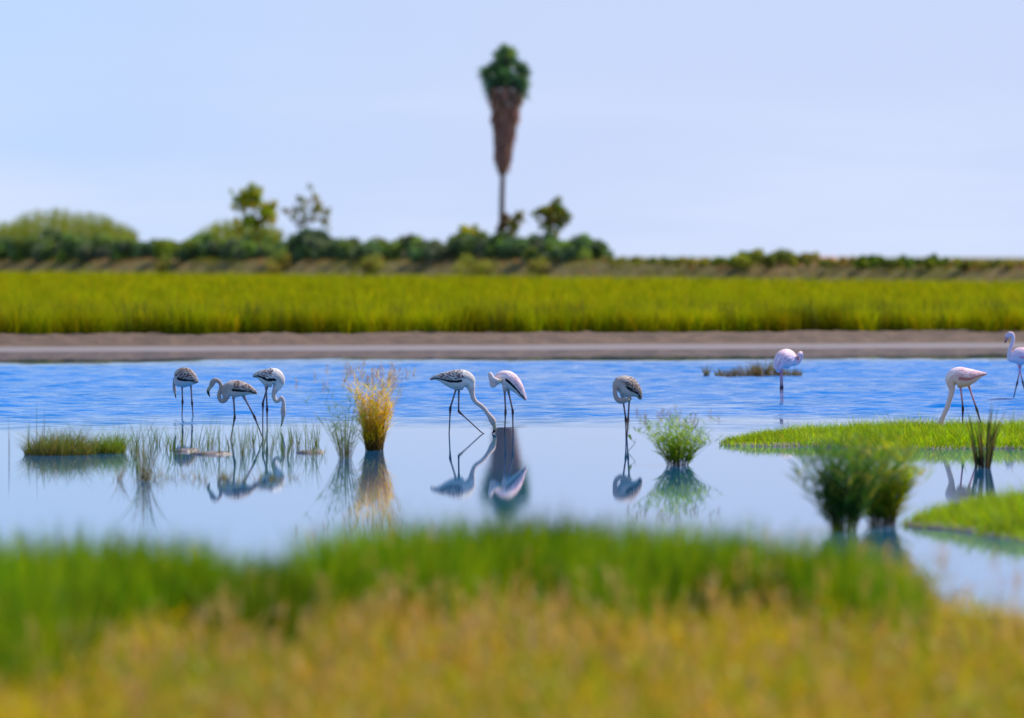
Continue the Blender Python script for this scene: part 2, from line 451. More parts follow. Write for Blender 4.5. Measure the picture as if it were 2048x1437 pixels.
def reeds(name, label, px0, px1, prof, back, n, pal):
    """stand of giant reeds: upright leafy canes under an outline of top rows"""
    P = []; H = []
    for i in range(n):
        px = random.uniform(px0, px1); b = treebase(px, back + random.uniform(0, 4)); d = b[1]
        top = zat(np.interp(px, prof[0], prof[1]), d); P.append(b); H.append(max(.5, (top - b[2]) * random.uniform(.72, 1.04)))
    P = np.array(P); H = np.array(H); mb = MB(); c = pick(n, pal, .2)
    ln = blades(mb, P, H, np.full(n, .05), rng.uniform(0, 6.28, n), rng.uniform(0, .05, n), rng.uniform(0, .12, n), c, c, seg=5)
    leaves_on(mb, ln, 26, .62, .085, pal, .2, .8, .75)
    o = mb.build(name, M['leaf'], None, tuple(P.mean(0))); tag(o, label, 'reeds', kind='stuff'); return o
reeds('giant_reeds', 'pale yellow green stand of tall reeds rising behind the hedge at far left', -60, 275, ([-60, 20, 60, 110, 160, 200, 240, 275], [455, 442, 424, 414, 424, 426, 446, 466]), 2.6, 900, RDG)
reeds('young_reeds', 'lower yellow green reeds beside the foot of the branching tree', 390, 560, ([390, 420, 440, 480, 520, 560], [470, 452, 440, 448, 440, 462]), 2.6, 340, RDG)

def tree(name, label, px, back, trunk, limbs, clumps, pal, lean=0, size=.2, per=125, cat='tree'):
    """trunk: (top row, radius); limbs: list of (column, row) of limb ends; clumps: list of (column, row, radius in pixels)"""
    b = treebase(px, back); d = b[1]; s = d / F
    root = empty(name, b); tag(root, label, cat)
    W = lambda cx, cy, o=0: np.array([xat(cx, d), d + o, zat(cy, d)])
    mb = MB(); fork = W(px + lean, trunk[0])
    tube(mb, [b - [0, 0, .3], (b + fork) / 2 + [.08, 0, 0], fork], [trunk[1], trunk[1] * .8, trunk[1] * .6], (.10, .08, .06), 8)
    for (cx, cy) in limbs:
        e = W(cx, cy, random.uniform(-1.2, 1.2)); m1 = fork * .6 + e * .4 + [(cx - px) * s * .12, 0, .1]
        tube(mb, [fork - [0, 0, .05], m1, e], [trunk[1] * .55, trunk[1] * .35, .02], (.10, .08, .06), 6)
        for q in range(3):
            g = m1 * .4 + e * .6; tube(mb, [g, g + rng.normal(0, .45, 3) + [0, 0, .35]], [.025, .01], (.10, .08, .06), 5)
    mb.build('trunk', M['bark'], root, b)
    mb = MB(); cs = []; rs = []
    for (cx, cy, r) in clumps:
        cc = W(cx, cy, random.uniform(-1, 1)); rr = r * s
        for q in range(10):
            v = rng.normal(0, .6, 3); cs.append(cc + v * rr); rs.append(rr * rng.uniform(.34, .62))
    leafcloud(mb, cs, rs, per, size, pal); mb.build('crown', M['leaf'], root, b)
    return root
tree('forked_tree', 'yellow green tree with a forked open crown behind the hedge', 512, 2.4, (456, .17), [(478, 396), (504, 384), (530, 420), (545, 400), (490, 430)],
     [(474, 396, 15), (490, 410, 13), (506, 388, 18), (516, 404, 15), (536, 412, 14), (545, 430, 14), (500, 436, 15), (526, 444, 14), (478, 448, 14)], YLG)
tree('sparse_tree', 'thin sparse olive tree with bare spreading branches right of the forked tree', 596, 2.4, (452, .14), [(566, 420), (590, 404), (630, 390), (655, 430), (610, 410), (644, 400)],
     [(588, 428, 9), (604, 420, 8), (628, 396, 12), (630, 418, 11), (640, 430, 12), (612, 440, 10), (652, 424, 7), (570, 420, 5), (600, 398, 6), (650, 445, 8)], OLV, per=70)
tree('round_tree', 'small round topped tree on a short stem right of the palm', 1104, 2.4, (452, .14), [(1082, 426), (1104, 414), (1124, 424), (1092, 440)],
     [(1078, 428, 10), (1094, 424, 14), (1108, 416, 15), (1122, 424, 14), (1112, 440, 17), (1098, 444, 14), (1104, 460, 13), (1130, 434, 9)], MDG + OLV)
tree('young_tree', 'young yellow green tree poking out of the hedge left of the palm', 935, 2.2, (474, .08), [(928, 462), (944, 468)],
     [(926, 458, 9), (936, 466, 12), (944, 472, 13), (922, 474, 11), (932, 476, 12)], YLG)
tree('slim_tree', 'slim brownish sapling between the palm trunk and the round tree', 1034, 2.2, (458, .06), [(1030, 440), (1040, 438)],
     [(1032, 444, 9), (1036, 430, 8), (1028, 456, 10), (1042, 436, 5)], OLV)
tree('brown_shrub', 'rusty brown shrub leaning on the foot of the palm trunk', 1011, 2.0, (462, .06), [(1008, 434), (1016, 444)],
     [(1009, 436, 8), (1014, 446, 9), (1010, 458, 10)], [(.15, .09, .04, 2), (.11, .075, .03, 2), (.06, .07, .02, 1)])

def palm():
    b = treebase(1003, 2.8); d = b[1]; s = d / F
    root = empty('palm_tree', b); tag(root, 'tall slender fan palm with a long brown skirt of dead fronds', 'palm tree')
    W = lambda px, py, o=0.0: np.array([xat(px, d), d + o, zat(py, d)])
    mb = MB()
    pts = [b - [0, 0, .4], W(1003.5, 450), W(1004, 400), W(1005.5, 345), W(1008, 260), W(1011, 190), W(1012, 160)]
    tube(mb, pts, [.34, .28, .26, .24, .22, .2, .16], (.17, .13, .11), 10); mb.build('trunk', M['bark'], root, b)
    # skirt: layers of hanging dead fans
    mb = MB(); rows = np.linspace(177, 336, 48)
    for py in rows:
        rad = np.interp(py, [184, 205, 240, 275, 310, 322, 338], [40, 33, 26, 21.5, 18, 13, 3]) * s
        cx = np.interp(py, [184, 340], [1012, 1005]); c = W(cx, py); k = 34
        a = rng.uniform(0, 6.28, k); r0 = rad * rng.uniform(.6, .95, k)
        P = np.stack([c[0] + np.cos(a) * r0, c[1] + np.sin(a) * r0, np.full(k, c[2]) + rng.normal(0, .12, k)], 1)
        col = pick(k, [(.38, .22, .20, 4), (.29, .165, .16, 3), (.48, .30, .22, 2)])
        blades(mb, P, -rng.uniform(.55, 1.25, k) * min(1, rad / .5 + .15), rng.uniform(.12, .26, k), a, -rng.uniform(-.05, .26, k), np.full(k, -.0), col, col * .9, seg=3, tw=a + math.pi / 2 + rng.normal(0, .5, k))
    mb.build('dead_frond_skirt', M['dry'], root, b)
    # crown: fan fronds on stalks
    mb = MB(); hub = W(1012, 172)
    for (px, py, vx, vz, k, far) in ((1012, 136, 0, 1, 6, .9), (1004, 128, -.2, 1, 2, .5), (1021, 130, .25, 1, 2, .5), (990, 146, -.35, 1, 5, .8), (1038, 147, .35, 1, 5, .8), (978, 152, -.7, .8, 2, .5), (1048, 152, .7, .8, 2, .5),
                                 (990, 166, -1, .15, 3, .7), (1036, 166, 1, .2, 3, .7), (994, 180, -.8, -.5, 4, .9), (1030, 180, .8, -.45, 4, .9), (1012, 182, 0, -1, 6, 1.0), (1012, 158, 0, 1, 6, 1.0), (1002, 166, -.45, 1, 6, 1.0), (1022, 166, .45, 1, 6, 1.0), (1012, 112, 0, 1, 4, .5), (1000, 118, -.3, 1, 3, .5), (1024, 118, .3, 1, 3, .5), (1003, 176, -.15, 1, 4, 1.2), (1021, 176, .15, 1, 4, 1.2), (996, 172, -1, .5, 4, 1.0), (1028, 172, 1, .5, 4, 1.0)):
        for q in range(k):
            o = random.uniform(-far, far) * 1.5; e = W(px + random.uniform(-5, 5), py + random.uniform(-5, 5), o); mid = (hub + e) / 2 + np.array([0, 0, .1])
            tube(mb, [hub + rng.normal(0, .06, 3), mid, e], [.05, .04, .03], (.10, .13, .05), 5)
            v = np.array([vx + random.gauss(0, .18), o * .25, vz + random.gauss(0, .12)]); v /= np.linalg.norm(v)
            side = np.cross(v, [0, 1, .15]); side /= np.linalg.norm(side); tilt = random.uniform(-.6, .6); nrm = np.cross(v, side); side = side * math.cos(tilt) + nrm * math.sin(tilt)
            nbl = 20; ang = np.linspace(-1.15, 1.15, nbl); Lb = rng.uniform(.9, 1.5, nbl) * np.cos(ang * .75)
            base_c = pick(1, [(.045, .11, .075, 4), (.075, .16, .085, 3), (.20, .25, .10, 1)], .3)
            for j in range(nbl):
                dr = v * math.cos(ang[j]) + side * math.sin(ang[j]); pr = np.cross(dr, np.cross(v, side)); pr /= np.linalg.norm(pr) + 1e-9
                p1 = e + dr * Lb[j] * .5; p2 = e + dr * Lb[j] - np.array([0, 0, .22 * Lb[j]])
                V = [e - pr * .012, e + pr * .012, p1 - pr * .055, p1 + pr * .055, p2 - pr * .008, p2 + pr * .008]
                mb.add(V, np.tile(base_c * rng.uniform(.75, 1.25), (6, 1)), [(0, 1, 3, 2), (2, 3, 5, 4)])
    mb.build('crown', M['leaf'], root, b)
palm()

def house():
    d = 690.0; x0, x1 = xat(1600, d), xat(1668, d); cx = (x0 + x1) / 2; w = x1 - x0
    z0 = .3; root = empty('low_house', (cx, d, z0)); tag(root, 'low pale house with reddish roof just showing beyond the levee scrub', 'house')
    ez = zat(521, d); rz = zat(513.5, d)
    mb = MB(); hw = w / 2 - .2; dp = 3.0
    V = [(cx + sx * hw, d + sy * dp, z) for z in (z0 - .3, ez) for sx, sy in ((-1, -1), (1, -1), (1, 1), (-1, 1))]
    mb.add(V, (.6, .52, .45), [(0, 1, 5, 4), (1, 2, 6, 5), (2, 3, 7, 6), (3, 0, 4, 7)])
    mb.build('wall', M['wallpaint'], root, (cx, d, z0), False)
    mb = MB(); hw = w / 2 + .2; dp = 3.5
    V = [(cx - hw, d - dp, ez - .1), (cx + hw, d - dp, ez - .1), (cx + hw, d + dp, ez - .1), (cx - hw, d + dp, ez - .1), (cx - hw, d, rz), (cx + hw, d, rz)]
    mb.add(V, (.42, .16, .11), [(0, 1, 5, 4), (2, 3, 4, 5), (3, 2, 1, 0)], [(3, 0, 4), (1, 2, 5)])
    mb.build('roof', M['wallpaint'], root, (cx, d, z0), False)
house()

# ------------------------------------------------------------------ islets and bank grass
GRN = [(.21, .34, .004, 5), (.30, .41, .006, 3), (.12, .24, .006, 2), (.36, .34, .02, 1)]
def inside(poly, x, y):
    poly = np.array(poly); ok = np.zeros(len(x), bool); j = len(poly) - 1
    for i in range(len(poly)):
        xi, yi = poly[i]; xj, yj = poly[j]
        c = ((yi > y) != (yj > y)) & (x < (xj - xi) * (y - yi) / (yj - yi + 1e-12) + xi)
        ok ^= c; j = i
    return ok
def islet(name, gname, glabel, poly, zc, nblade, hfun, width, pal, wob=.2):
    """mud islet (poly: list of (column, row) at water level) and the turf growing on it"""
    pw = [(at(px, py).x, at(px, py).y) for px, py in poly]
    pw = np.array(pw); dense = []
    for i in range(len(pw)):
        a, b = pw[i], pw[(i + 1) % len(pw)]; m = max(2, int(np.linalg.norm(b - a) / .12))
        for t in np.arange(m) / m: dense.append(a + (b - a) * t)
    dense = np.array(dense); cen = dense.mean(0)
    nz = fbm(dense[:, 0], dense[:, 1] * .6, 77, 5, 2.5)
    dense = dense + (dense - cen) / np.linalg.norm(dense - cen, axis=1)[:, None] * (nz * wob)[:, None]
    rings = [(1.01, -.08), (1.0, -.012), (.985, .02), (.85, zc * .8), (.5, zc), (.15, zc)]
    V = []; m = len(dense)
    for f, z in rings:
        q = cen + (dense - cen) * f; V.append(np.stack([q[:, 0], q[:, 1], np.full(m, z) + (.012 * fbm(q[:, 0] * 2, q[:, 1] * 2, 9, 3, 4) if z > 0 else 0)], 1))
    V = np.concatenate(V); Q = []
    for r in range(len(rings) - 1):
        for i in range(m): Q.append((r * m + i, r * m + (i + 1) % m, (r + 1) * m + (i + 1) % m, (r + 1) * m + i))
    mb = MB(); mb.add(np.concatenate([V, [[cen[0], cen[1], zc]]]), (.2, .15, .1), Q, [((len(rings) - 1) * m + i, (len(rings) - 1) * m + (i + 1) % m, len(V)) for i in range(m)])
    tag(mb.build(name, M['soil']), kind='structure')
    lo, hi = dense.min(0) - .15, dense.max(0) + .15; x = rng.uniform(lo[0], hi[0], nblade * 3); y = rng.uniform(lo[1], hi[1], nblade * 3)
    ok = inside(cen + (dense - cen) * np.array([1.012, 1.06]), x, y); x, y = x[ok][:nblade], y[ok][:nblade]; n = len(x)
    ed = np.concatenate([np.min((x[q:q + 4000, None] - dense[None, :, 0]) ** 2 + (y[q:q + 4000, None] - dense[None, :, 1]) ** 2, 1) for q in range(0, n, 4000)]) ** .5
    keep = rng.uniform(0, 1, n) < np.clip(.3 + ed / .35, 0, 1); x, y, ed = x[keep], y[keep], ed[keep]; n = len(x)
    hm = hfun(x, y) * np.clip(.45 + ed / .7, .45, 1.05) * (1 + .25 * fbm(x, y, 13, 4, 3.5)); H = hm * rng.uniform(.4, 1.15, n) * np.where(rng.uniform(0, 1, n) < .04, 1.5, 1.0)
    tone = pick(n, pal, .35) * (1 + .35 * fbm(x, y, 14, 4, 2.6))[:, None]
    tone = np.clip(tone, .004, .8)
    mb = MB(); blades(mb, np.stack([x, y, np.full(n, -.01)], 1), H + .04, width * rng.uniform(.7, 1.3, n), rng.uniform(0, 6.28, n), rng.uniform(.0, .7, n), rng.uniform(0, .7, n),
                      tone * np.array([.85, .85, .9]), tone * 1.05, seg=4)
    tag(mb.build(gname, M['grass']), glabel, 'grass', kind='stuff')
def h1(x, y):
    px = x / y * F + 1024; d0 = np.interp(px, [1400, 1500, 1700, 1800], [.10, .13, .19, .22]); return d0
islet('mud_islet', 'islet_grass', 'short bright green grass covering the islet below the two right flamingos',
      [(1412, 886), (1480, 880), (1560, 874), (1660, 870), (1800, 868), (2000, 868), (2400, 868), (2400, 902), (2050, 899), (1850, 899), (1740, 897), (1640, 893), (1540, 893), (1460, 891)], .05, 44000, h1, .012, GRN)
islet('near_mud_islet', 'near_islet_grass', 'soft bright green grass on the nearer islet at right edge',
      [(1815, 1046), (1850, 1034), (1920, 1024), (2050, 1012), (2600, 1000), (2600, 1140), (2050, 1088), (1960, 1072), (1890, 1060), (1840, 1056)], .05, 42000,
      lambda x, y: np.interp(x / y * F + 1024, [1815, 1900, 2000], [.13, .2, .24]), .0085, GRN)

def tuft(name, label, cat, px, py, n, h, spread, pal, w=.007, lean=.3, bend=.4, group=None, mat='grass', footpal=None, foot=.03, seg=5):
    b = at(px, py); b = np.array(b); mb = MB()
    a = rng.uniform(0, 6.28, n); r = spread * np.sqrt(rng.uniform(0, 1, n))
    P = np.stack([b[0] + np.cos(a) * r, b[1] + np.sin(a) * r, np.full(n, -foot)], 1)
    c1 = pick(n, pal); c0 = pick(n, footpal) if footpal else c1 * .9
    blades(mb, P, h * rng.uniform(.55, 1.08, n) + foot, w * rng.uniform(.7, 1.3, n), a + rng.normal(0, .5, n), np.abs(rng.normal(0, lean, n)), np.abs(rng.normal(0, bend, n)), c0, c1, seg=seg)
    o = mb.build(name, M[mat], None, tuple(b)); tag(o, label, cat, group); return o

# left tussock: mixed sedge lump and a brighter grass lump beside it
def mound_tuft(name, label, px0, px1, py, n, h, pal, footpal, depth=.5, w=.007):
    b = np.array(at((px0 + px1) / 2, py)); mb = MB(); half = (px1 - px0) / 2 * b[1] / F
    x = rng.uniform(-1, 1, n); y = rng.uniform(-1, 1, n); k = x * x + y * y < 1; x, y = x[k], y[k]; n = len(x)
    P = np.stack([b[0] + x * half, b[1] + depth + y * depth, np.full(n, -.03)], 1)
    H = h * rng.uniform(.4, 1.1, n) * np.where(rng.uniform(0, 1, n) < .06, 1.45, 1.0) * (1 - .4 * np.abs(x) ** 2.5) * (1 + .45 * fbm(P[:, 0], P[:, 1], 3, 3, 7))
    c1 = pick(n, pal, .25); c0 = pick(n, footpal, .25)
    blades(mb, P, H + .03, w * rng.uniform(.6, 1.4, n), rng.uniform(0, 6.28, n), np.abs(rng.normal(0, .42, n)), np.abs(rng.normal(0, .45, n)), c0, c1, seg=4)
    o = mb.build(name, M['grass'], None, tuple(b)); tag(o, label, 'grass tussock'); return o
STRAW = [(.27, .18, .10, 3), (.19, .12, .07, 2), (.33, .24, .15, 1)]
mound_tuft('sedge_tussock', 'mixed brown and green sedge tussock standing in the water at far left', 42, 186, 912, 2600, .37, [(.09, .17, .02, 5), (.16, .22, .02, 3), (.26, .16, .09, 2), (.13, .09, .06, 1)], [(.10, .12, .03, 2), (.2, .13, .08, 1)])
mound_tuft('grass_tussock', 'bright green upright grass tussock joined to the brown sedge tussock', 180, 246, 908, 1500, .40, [(.13, .26, .01, 4), (.2, .3, .015, 2), (.08, .15, .02, 1)], [(.14, .17, .03, 2), (.2, .14, .07, 1)], .35)
for px, py, top, lab in ((73, 900, 800, 'tallest single green reed blade rising behind the brown sedge tussock'), (57, 905, 833, 'short flat green reed blade at the left side of the sedge tussock'), (89, 900, 822, 'thin brown reed stem behind the sedge tussock'), (18, 915, 835, 'lone thin dark reed stem at the left picture edge')):
    d = dist(py); hh = (py - top) * d / F; tuft('reed', lab, 'reed', px, py, 2, hh * 1.05, .01, [(.05, .12, .02, 1)] if 'green' in lab else [(.08, .06, .04, 1)], w=.014 if 'green' in lab else .008, lean=.01, bend=.015)

REEDC = [(.09, .20, .012, 4), (.14, .25, .02, 2), (.05, .12, .02, 2), (.2, .15, .05, 1)]
for i in range(58):
    px = 252 + i * 6.9 + random.uniform(-6, 6); py = random.uniform(888, 916)
    lab = 'sparse thin green reed tuft standing in the shallow water below the left flamingos'
    tuft('reed_tuft', lab, 'reed tuft', px, py, random.randint(5, 10), random.uniform(.26, .56), .035, REEDC, w=.0085, lean=.16, bend=.2, group='reed tufts in the shallows below the left flamingos', footpal=[(.10, .14, .03, 2), (.16, .10, .06, 1)])
for i in range(15):
    px = 245 + i * 24 + random.uniform(-8, 8); py = random.uniform(955, 966); sc = 1.0 if px < 330 else .55
    lab = 'short brown footed grass tuft in the row on the near shallow bar'
    tuft('bar_tuft', lab, 'grass tuft', px, py, random.randint(12, 22), random.uniform(.12, .28) * sc + .05, .05, REEDC + STRAW, w=.0075, lean=.35, bend=.4, group='short tufts along the near shallow bar', footpal=STRAW)
def tall_tuft():
    o = tuft('tall_tuft', 'tall spindly green and rusty grass tuft with thin seed stalks right of the tussock', 'grass tuft', 288, 962, 46, .75, .06, REEDC + [(.28, .14, .06, 2)], w=.008, lean=.16, bend=.3, footpal=[(.2, .11, .05, 1), (.12, .13, .03, 1)])
tall_tuft()
def mud_bar(px0, px1, py, label):
    b = np.array(at((px0 + px1) / 2, py)); w = (px1 - px0) / 2 * b[1] / F; mb = MB(); m = 60
    a = np.arange(m) * 6.283 / m; rr = 1 + .2 * fbm(np.cos(a) * 2, np.sin(a) * 2, int(px0), 4, 1.5); V = []
    for f, z in ((1.06, -.03), (1, .004), (.9, .022), (.5, .035)):
        V.append(np.stack([b[0] + np.cos(a) * w * rr * f, b[1] + np.sin(a) * .2 * rr * f, np.full(m, z) + .008 * fbm(np.cos(a) * 5 * f, np.sin(a) * 5 * f, 4, 3, 2) * (z > 0)], 1))
    V = np.concatenate(V); Q = [(r * m + i, r * m + (i + 1) % m, (r + 1) * m + (i + 1) % m, (r + 1) * m + i) for r in range(3) for i in range(m)]
    mb.add(np.concatenate([V, [[b[0], b[1], .035]]]), (.2, .15, .1), Q, [(3 * m + i, 3 * m + (i + 1) % m, 4 * m) for i in range(m)])
    tag(mb.build('mud_bar', M['soil']), kind='structure')
mud_bar(348, 400, 903, ''); mud_bar(380, 462, 909, ''); mud_bar(590, 650, 906, '')

def clump(name, label, cat, px, py, stems, h, spread, lean, pal, footpal, leaf=None, heads=None, w=.008, bend=.3, headfrac=.3, lw=.012, ll=.22, per=6, azf=None):
    """clump of grass stems: parts stems, leaves, seed_heads"""
    b = np.array(at(px, py)); root = empty(name, b); tag(root, label, cat)
    n = stems; a = rng.uniform(0, 6.28, n) if azf is None else azf(n); r = spread * np.sqrt(rng.uniform(0, 1, n))
    P = np.stack([b[0] + np.cos(a) * r, b[1] + np.sin(a) * r, np.full(n, -.04)], 1)
    H = h * rng.uniform(.5, 1.0, n); c1 = pick(n, pal); c0 = pick(n, footpal)
    mb = MB(); ln = blades(mb, P, H, w * rng.uniform(.7, 1.4, n), a, np.abs(rng.normal(0, lean, n)), np.abs(rng.normal(0, bend, n)), c0, c1, seg=6)
    if leaf:
        ml = MB(); leaves_on(ml, ln, per, ll, lw, leaf, .14, .8, .6); ml.build('leaves', M['grass'], root, b)
    if heads:
        k = int(n * headfrac); k = max(4, k); ids = np.argsort(-H)[:k * 2]; ids = rng.permutation(ids)[:k]
        tips = ln[ids, -1].copy(); up = rng.uniform(.08, .3, (k, 1)) * h * .6
        st = tips.copy(); dirs = np.stack([np.cos(a[ids]) * .35, np.sin(a[ids]) * .35, np.ones(k)], 1); tips = st + dirs * up
        cc = pick(k, heads)
        blades(mb, st, up[:, 0], np.full(k, .003), a[ids], np.full(k, .35), np.zeros(k), cc, cc, seg=2)
        panicle(mb, tips, heads, size=.13, n=14, w=.006)
    mb.build('stems', M['grass'], root, b)
    return root
GOLD = [(.80, .50, .012, 5), (.64, .48, .012, 3), (.74, .40, .06, 2), (.32, .34, .012, 1)]
DKF = [(.05, .03, .02, 2), (.10, .06, .035, 2), (.2, .13, .06, 1)]
PINK = [(.42, .26, .18, 3), (.36, .2, .12, 2), (.45, .33, .2, 1)]
clump('golden_clump', 'tall golden yellow grass clump with a dark foot standing in the water', 'grass clump', 748, 901, 230, 1.12, .12, .10, GOLD, DKF, GOLD, PINK, bend=.13, per=5, headfrac=.22, lw=.011)
clump('green_clump', 'slender open green grass clump just left of the golden one', 'grass clump', 690, 917, 56, 1.15, .08, .16, [(.08, .16, .02, 3), (.12, .2, .02, 2), (.2, .14, .07, 1)], [(.12, .06, .05, 1), (.1, .12, .03, 2)], [(.10, .18, .02, 3), (.2, .2, .03, 1)], PINK, bend=.2, per=3, headfrac=.2)
clump('leafy_clump', 'bushy green grass clump with pinkish seed stalks right of the preening flamingo', 'grass clump', 1356, 931, 120, .72, .13, .36, [(.12, .2, .012, 4), (.18, .22, .02, 2)], [(.10, .06, .05, 2), (.05, .03, .025, 2)], [(.20, .34, .008, 4), (.3, .38, .012, 2), (.10, .19, .02, 1)], [(.25, .13, .10, 2), (.16, .1, .07, 2)], bend=.25, per=12, ll=.15, lw=.013, headfrac=.16)
clump('blade_clump', 'upright clump of broad dark green blades standing in front of the islet', 'reed clump', 1968, 936, 46, .92, .10, .13, [(.03, .085, .02, 3), (.05, .12, .02, 2), (.14, .08, .04, 1)], [(.07, .04, .04, 2), (.05, .07, .03, 1)], None, None, w=.024, bend=.10)
clump('dark_bush_clump', 'dark green leafy reed bush, left one of the near pair', 'reed clump', 1686, 1062, 150, 1.0, .13, .17, [(.03, .09, .025, 3), (.05, .12, .02, 2), (.12, .13, .03, 1)], [(.03, .025, .02, 2), (.05, .06, .02, 1)], [(.035, .11, .025, 4), (.08, .18, .02, 3), (.3, .27, .05, 1)], None, bend=.24, per=9, ll=.27, lw=.018)
clump('yellow_bush_clump', 'yellow green leafy reed bush, right one of the near pair', 'reed clump', 1764, 1052, 160, .98, .13, .17, [(.14, .18, .012, 3), (.20, .2, .02, 2)], [(.06, .03, .02, 2), (.04, .025, .02, 1)], [(.22, .31, .008, 4), (.36, .34, .01, 2), (.46, .36, .03, 1), (.10, .19, .02, 2)], None, bend=.26, per=10, ll=.26, lw=.018)
# far islet of dead reeds
FB = [(.11, .10, .035, 3), (.09, .12, .02, 2), (.19, .12, .08, 2), (.26, .2, .14, 1)]
mud_bar(1425, 1588, 754, '')
for px, w_, h_, lab in ((1412, 8, .34, 'short reed tuft at the left tip of the brown reed islet'), (1450, 40, .22, 'low tuft on the left half of the brown reed islet'), (1495, 56, .32, 'mid height tuft at the centre left of the brown reed islet'), (1534, 56, .46, 'highest tuft on the brown reed islet left of the sleeping flamingo'), (1572, 40, .24, 'low brown tuft right behind the legs of the sleeping flamingo'), (1595, 14, .2, 'tiny tuft at the right tip of the brown reed islet')):
    d = dist(754); tuft('islet_tuft', lab, 'reed tuft', px, 754, int(18 + w_ * 4), h_, w_ / 2 * d / F, FB, w=.012, lean=.22, bend=.3, footpal=[(.12, .08, .05, 1), (.2, .15, .1, 1)])
# broken stalk by the preening flamingo
def stalk():
    d = dist(905); b = np.array(at(1256, 905)); mb = MB(); P = lambda px, py: np.array([xat(px, d), d, zat(py, d)])
    tube(mb, [P(1254, 906), P(1262, 897), P(1270, 887), P(1271, 878)], [.004, .004, .003, .002], (.10, .13, .03), 5)
    tube(mb, [P(1270, 887), P(1260, 876), P(1256, 872)], [.003, .003, .002], (.12, .17, .03), 5)
    V = [P(1256, 872), P(1261, 880), P(1262, 872) + [0, .01, 0], P(1264, 879), P(1259, 868)]
    mb.add(V, (.14, .24, .02), None, [(0, 1, 2), (1, 3, 2), (0, 2, 4)])
    tag(mb.build('bent_stalk', M['grass'], None, tuple(b)), 'thin bent stalk with small leaves beside the legs of the curled flamingo', 'stalk')
stalk()

# ------------------------------------------------------------------ foreground shore
TPX = np.array([-250, 0, 100, 250, 350, 450, 600, 680, 760, 900, 1050, 1200, 1350, 1450, 1550, 1650, 1720, 1800, 1850, 1950, 2048, 2300])
TPY = np.array([1078, 1078, 1074, 1088, 1103, 1132, 1132, 1090, 1066, 1054, 1050, 1046, 1064, 1080, 1100, 1116, 1108, 1118, 1165, 1195, 1215, 1240])
LPX = np.array([-250, 0, 90, 160, 300, 500, 700, 900, 1100, 1250, 1400, 1600, 1700, 1800, 2300]); LPY = np.array([1350, 1330, 1310, 1245, 1200, 1175, 1155, 1185, 1210, 1200, 1165, 1130, 1110, 1105, 1110])
HG, HD = .66, .46
def shore():
    ns = 90; k = np.linspace(-.2, .2, 160); V = []
    for u in np.linspace(0, 1, ns):
        px = k * F + 1024; db = F * (CAMH - HG + .08) / (np.interp(px, TPX, TPY) - HOR)
        db = np.where(px > 1820, F * (CAMH - HD + .1) / (np.interp(px, TPX, TPY) - HOR), db)
        d = 14 + (db + .5 - 14) * u; z = np.interp(u, [0, .75, .93, .985, 1], [.10, .08, .03, .0, -.12])
        V.append(np.stack([k * d, d, np.full_like(k, z) + .012 * fbm(k * d, d, 8, 3, 2)], 1))
    V = np.concatenate(V); nc = 160; i = (np.arange(ns - 1)[:, None] * nc + np.arange(nc - 1)[None, :]).ravel()
    mb = MB(); mb.add(V, (.1, .1, .05), np.stack([i, i + 1, i + nc + 1, i + nc], 1)); tag(mb.build('near_shore', M['soil']), kind='structure')
shore()
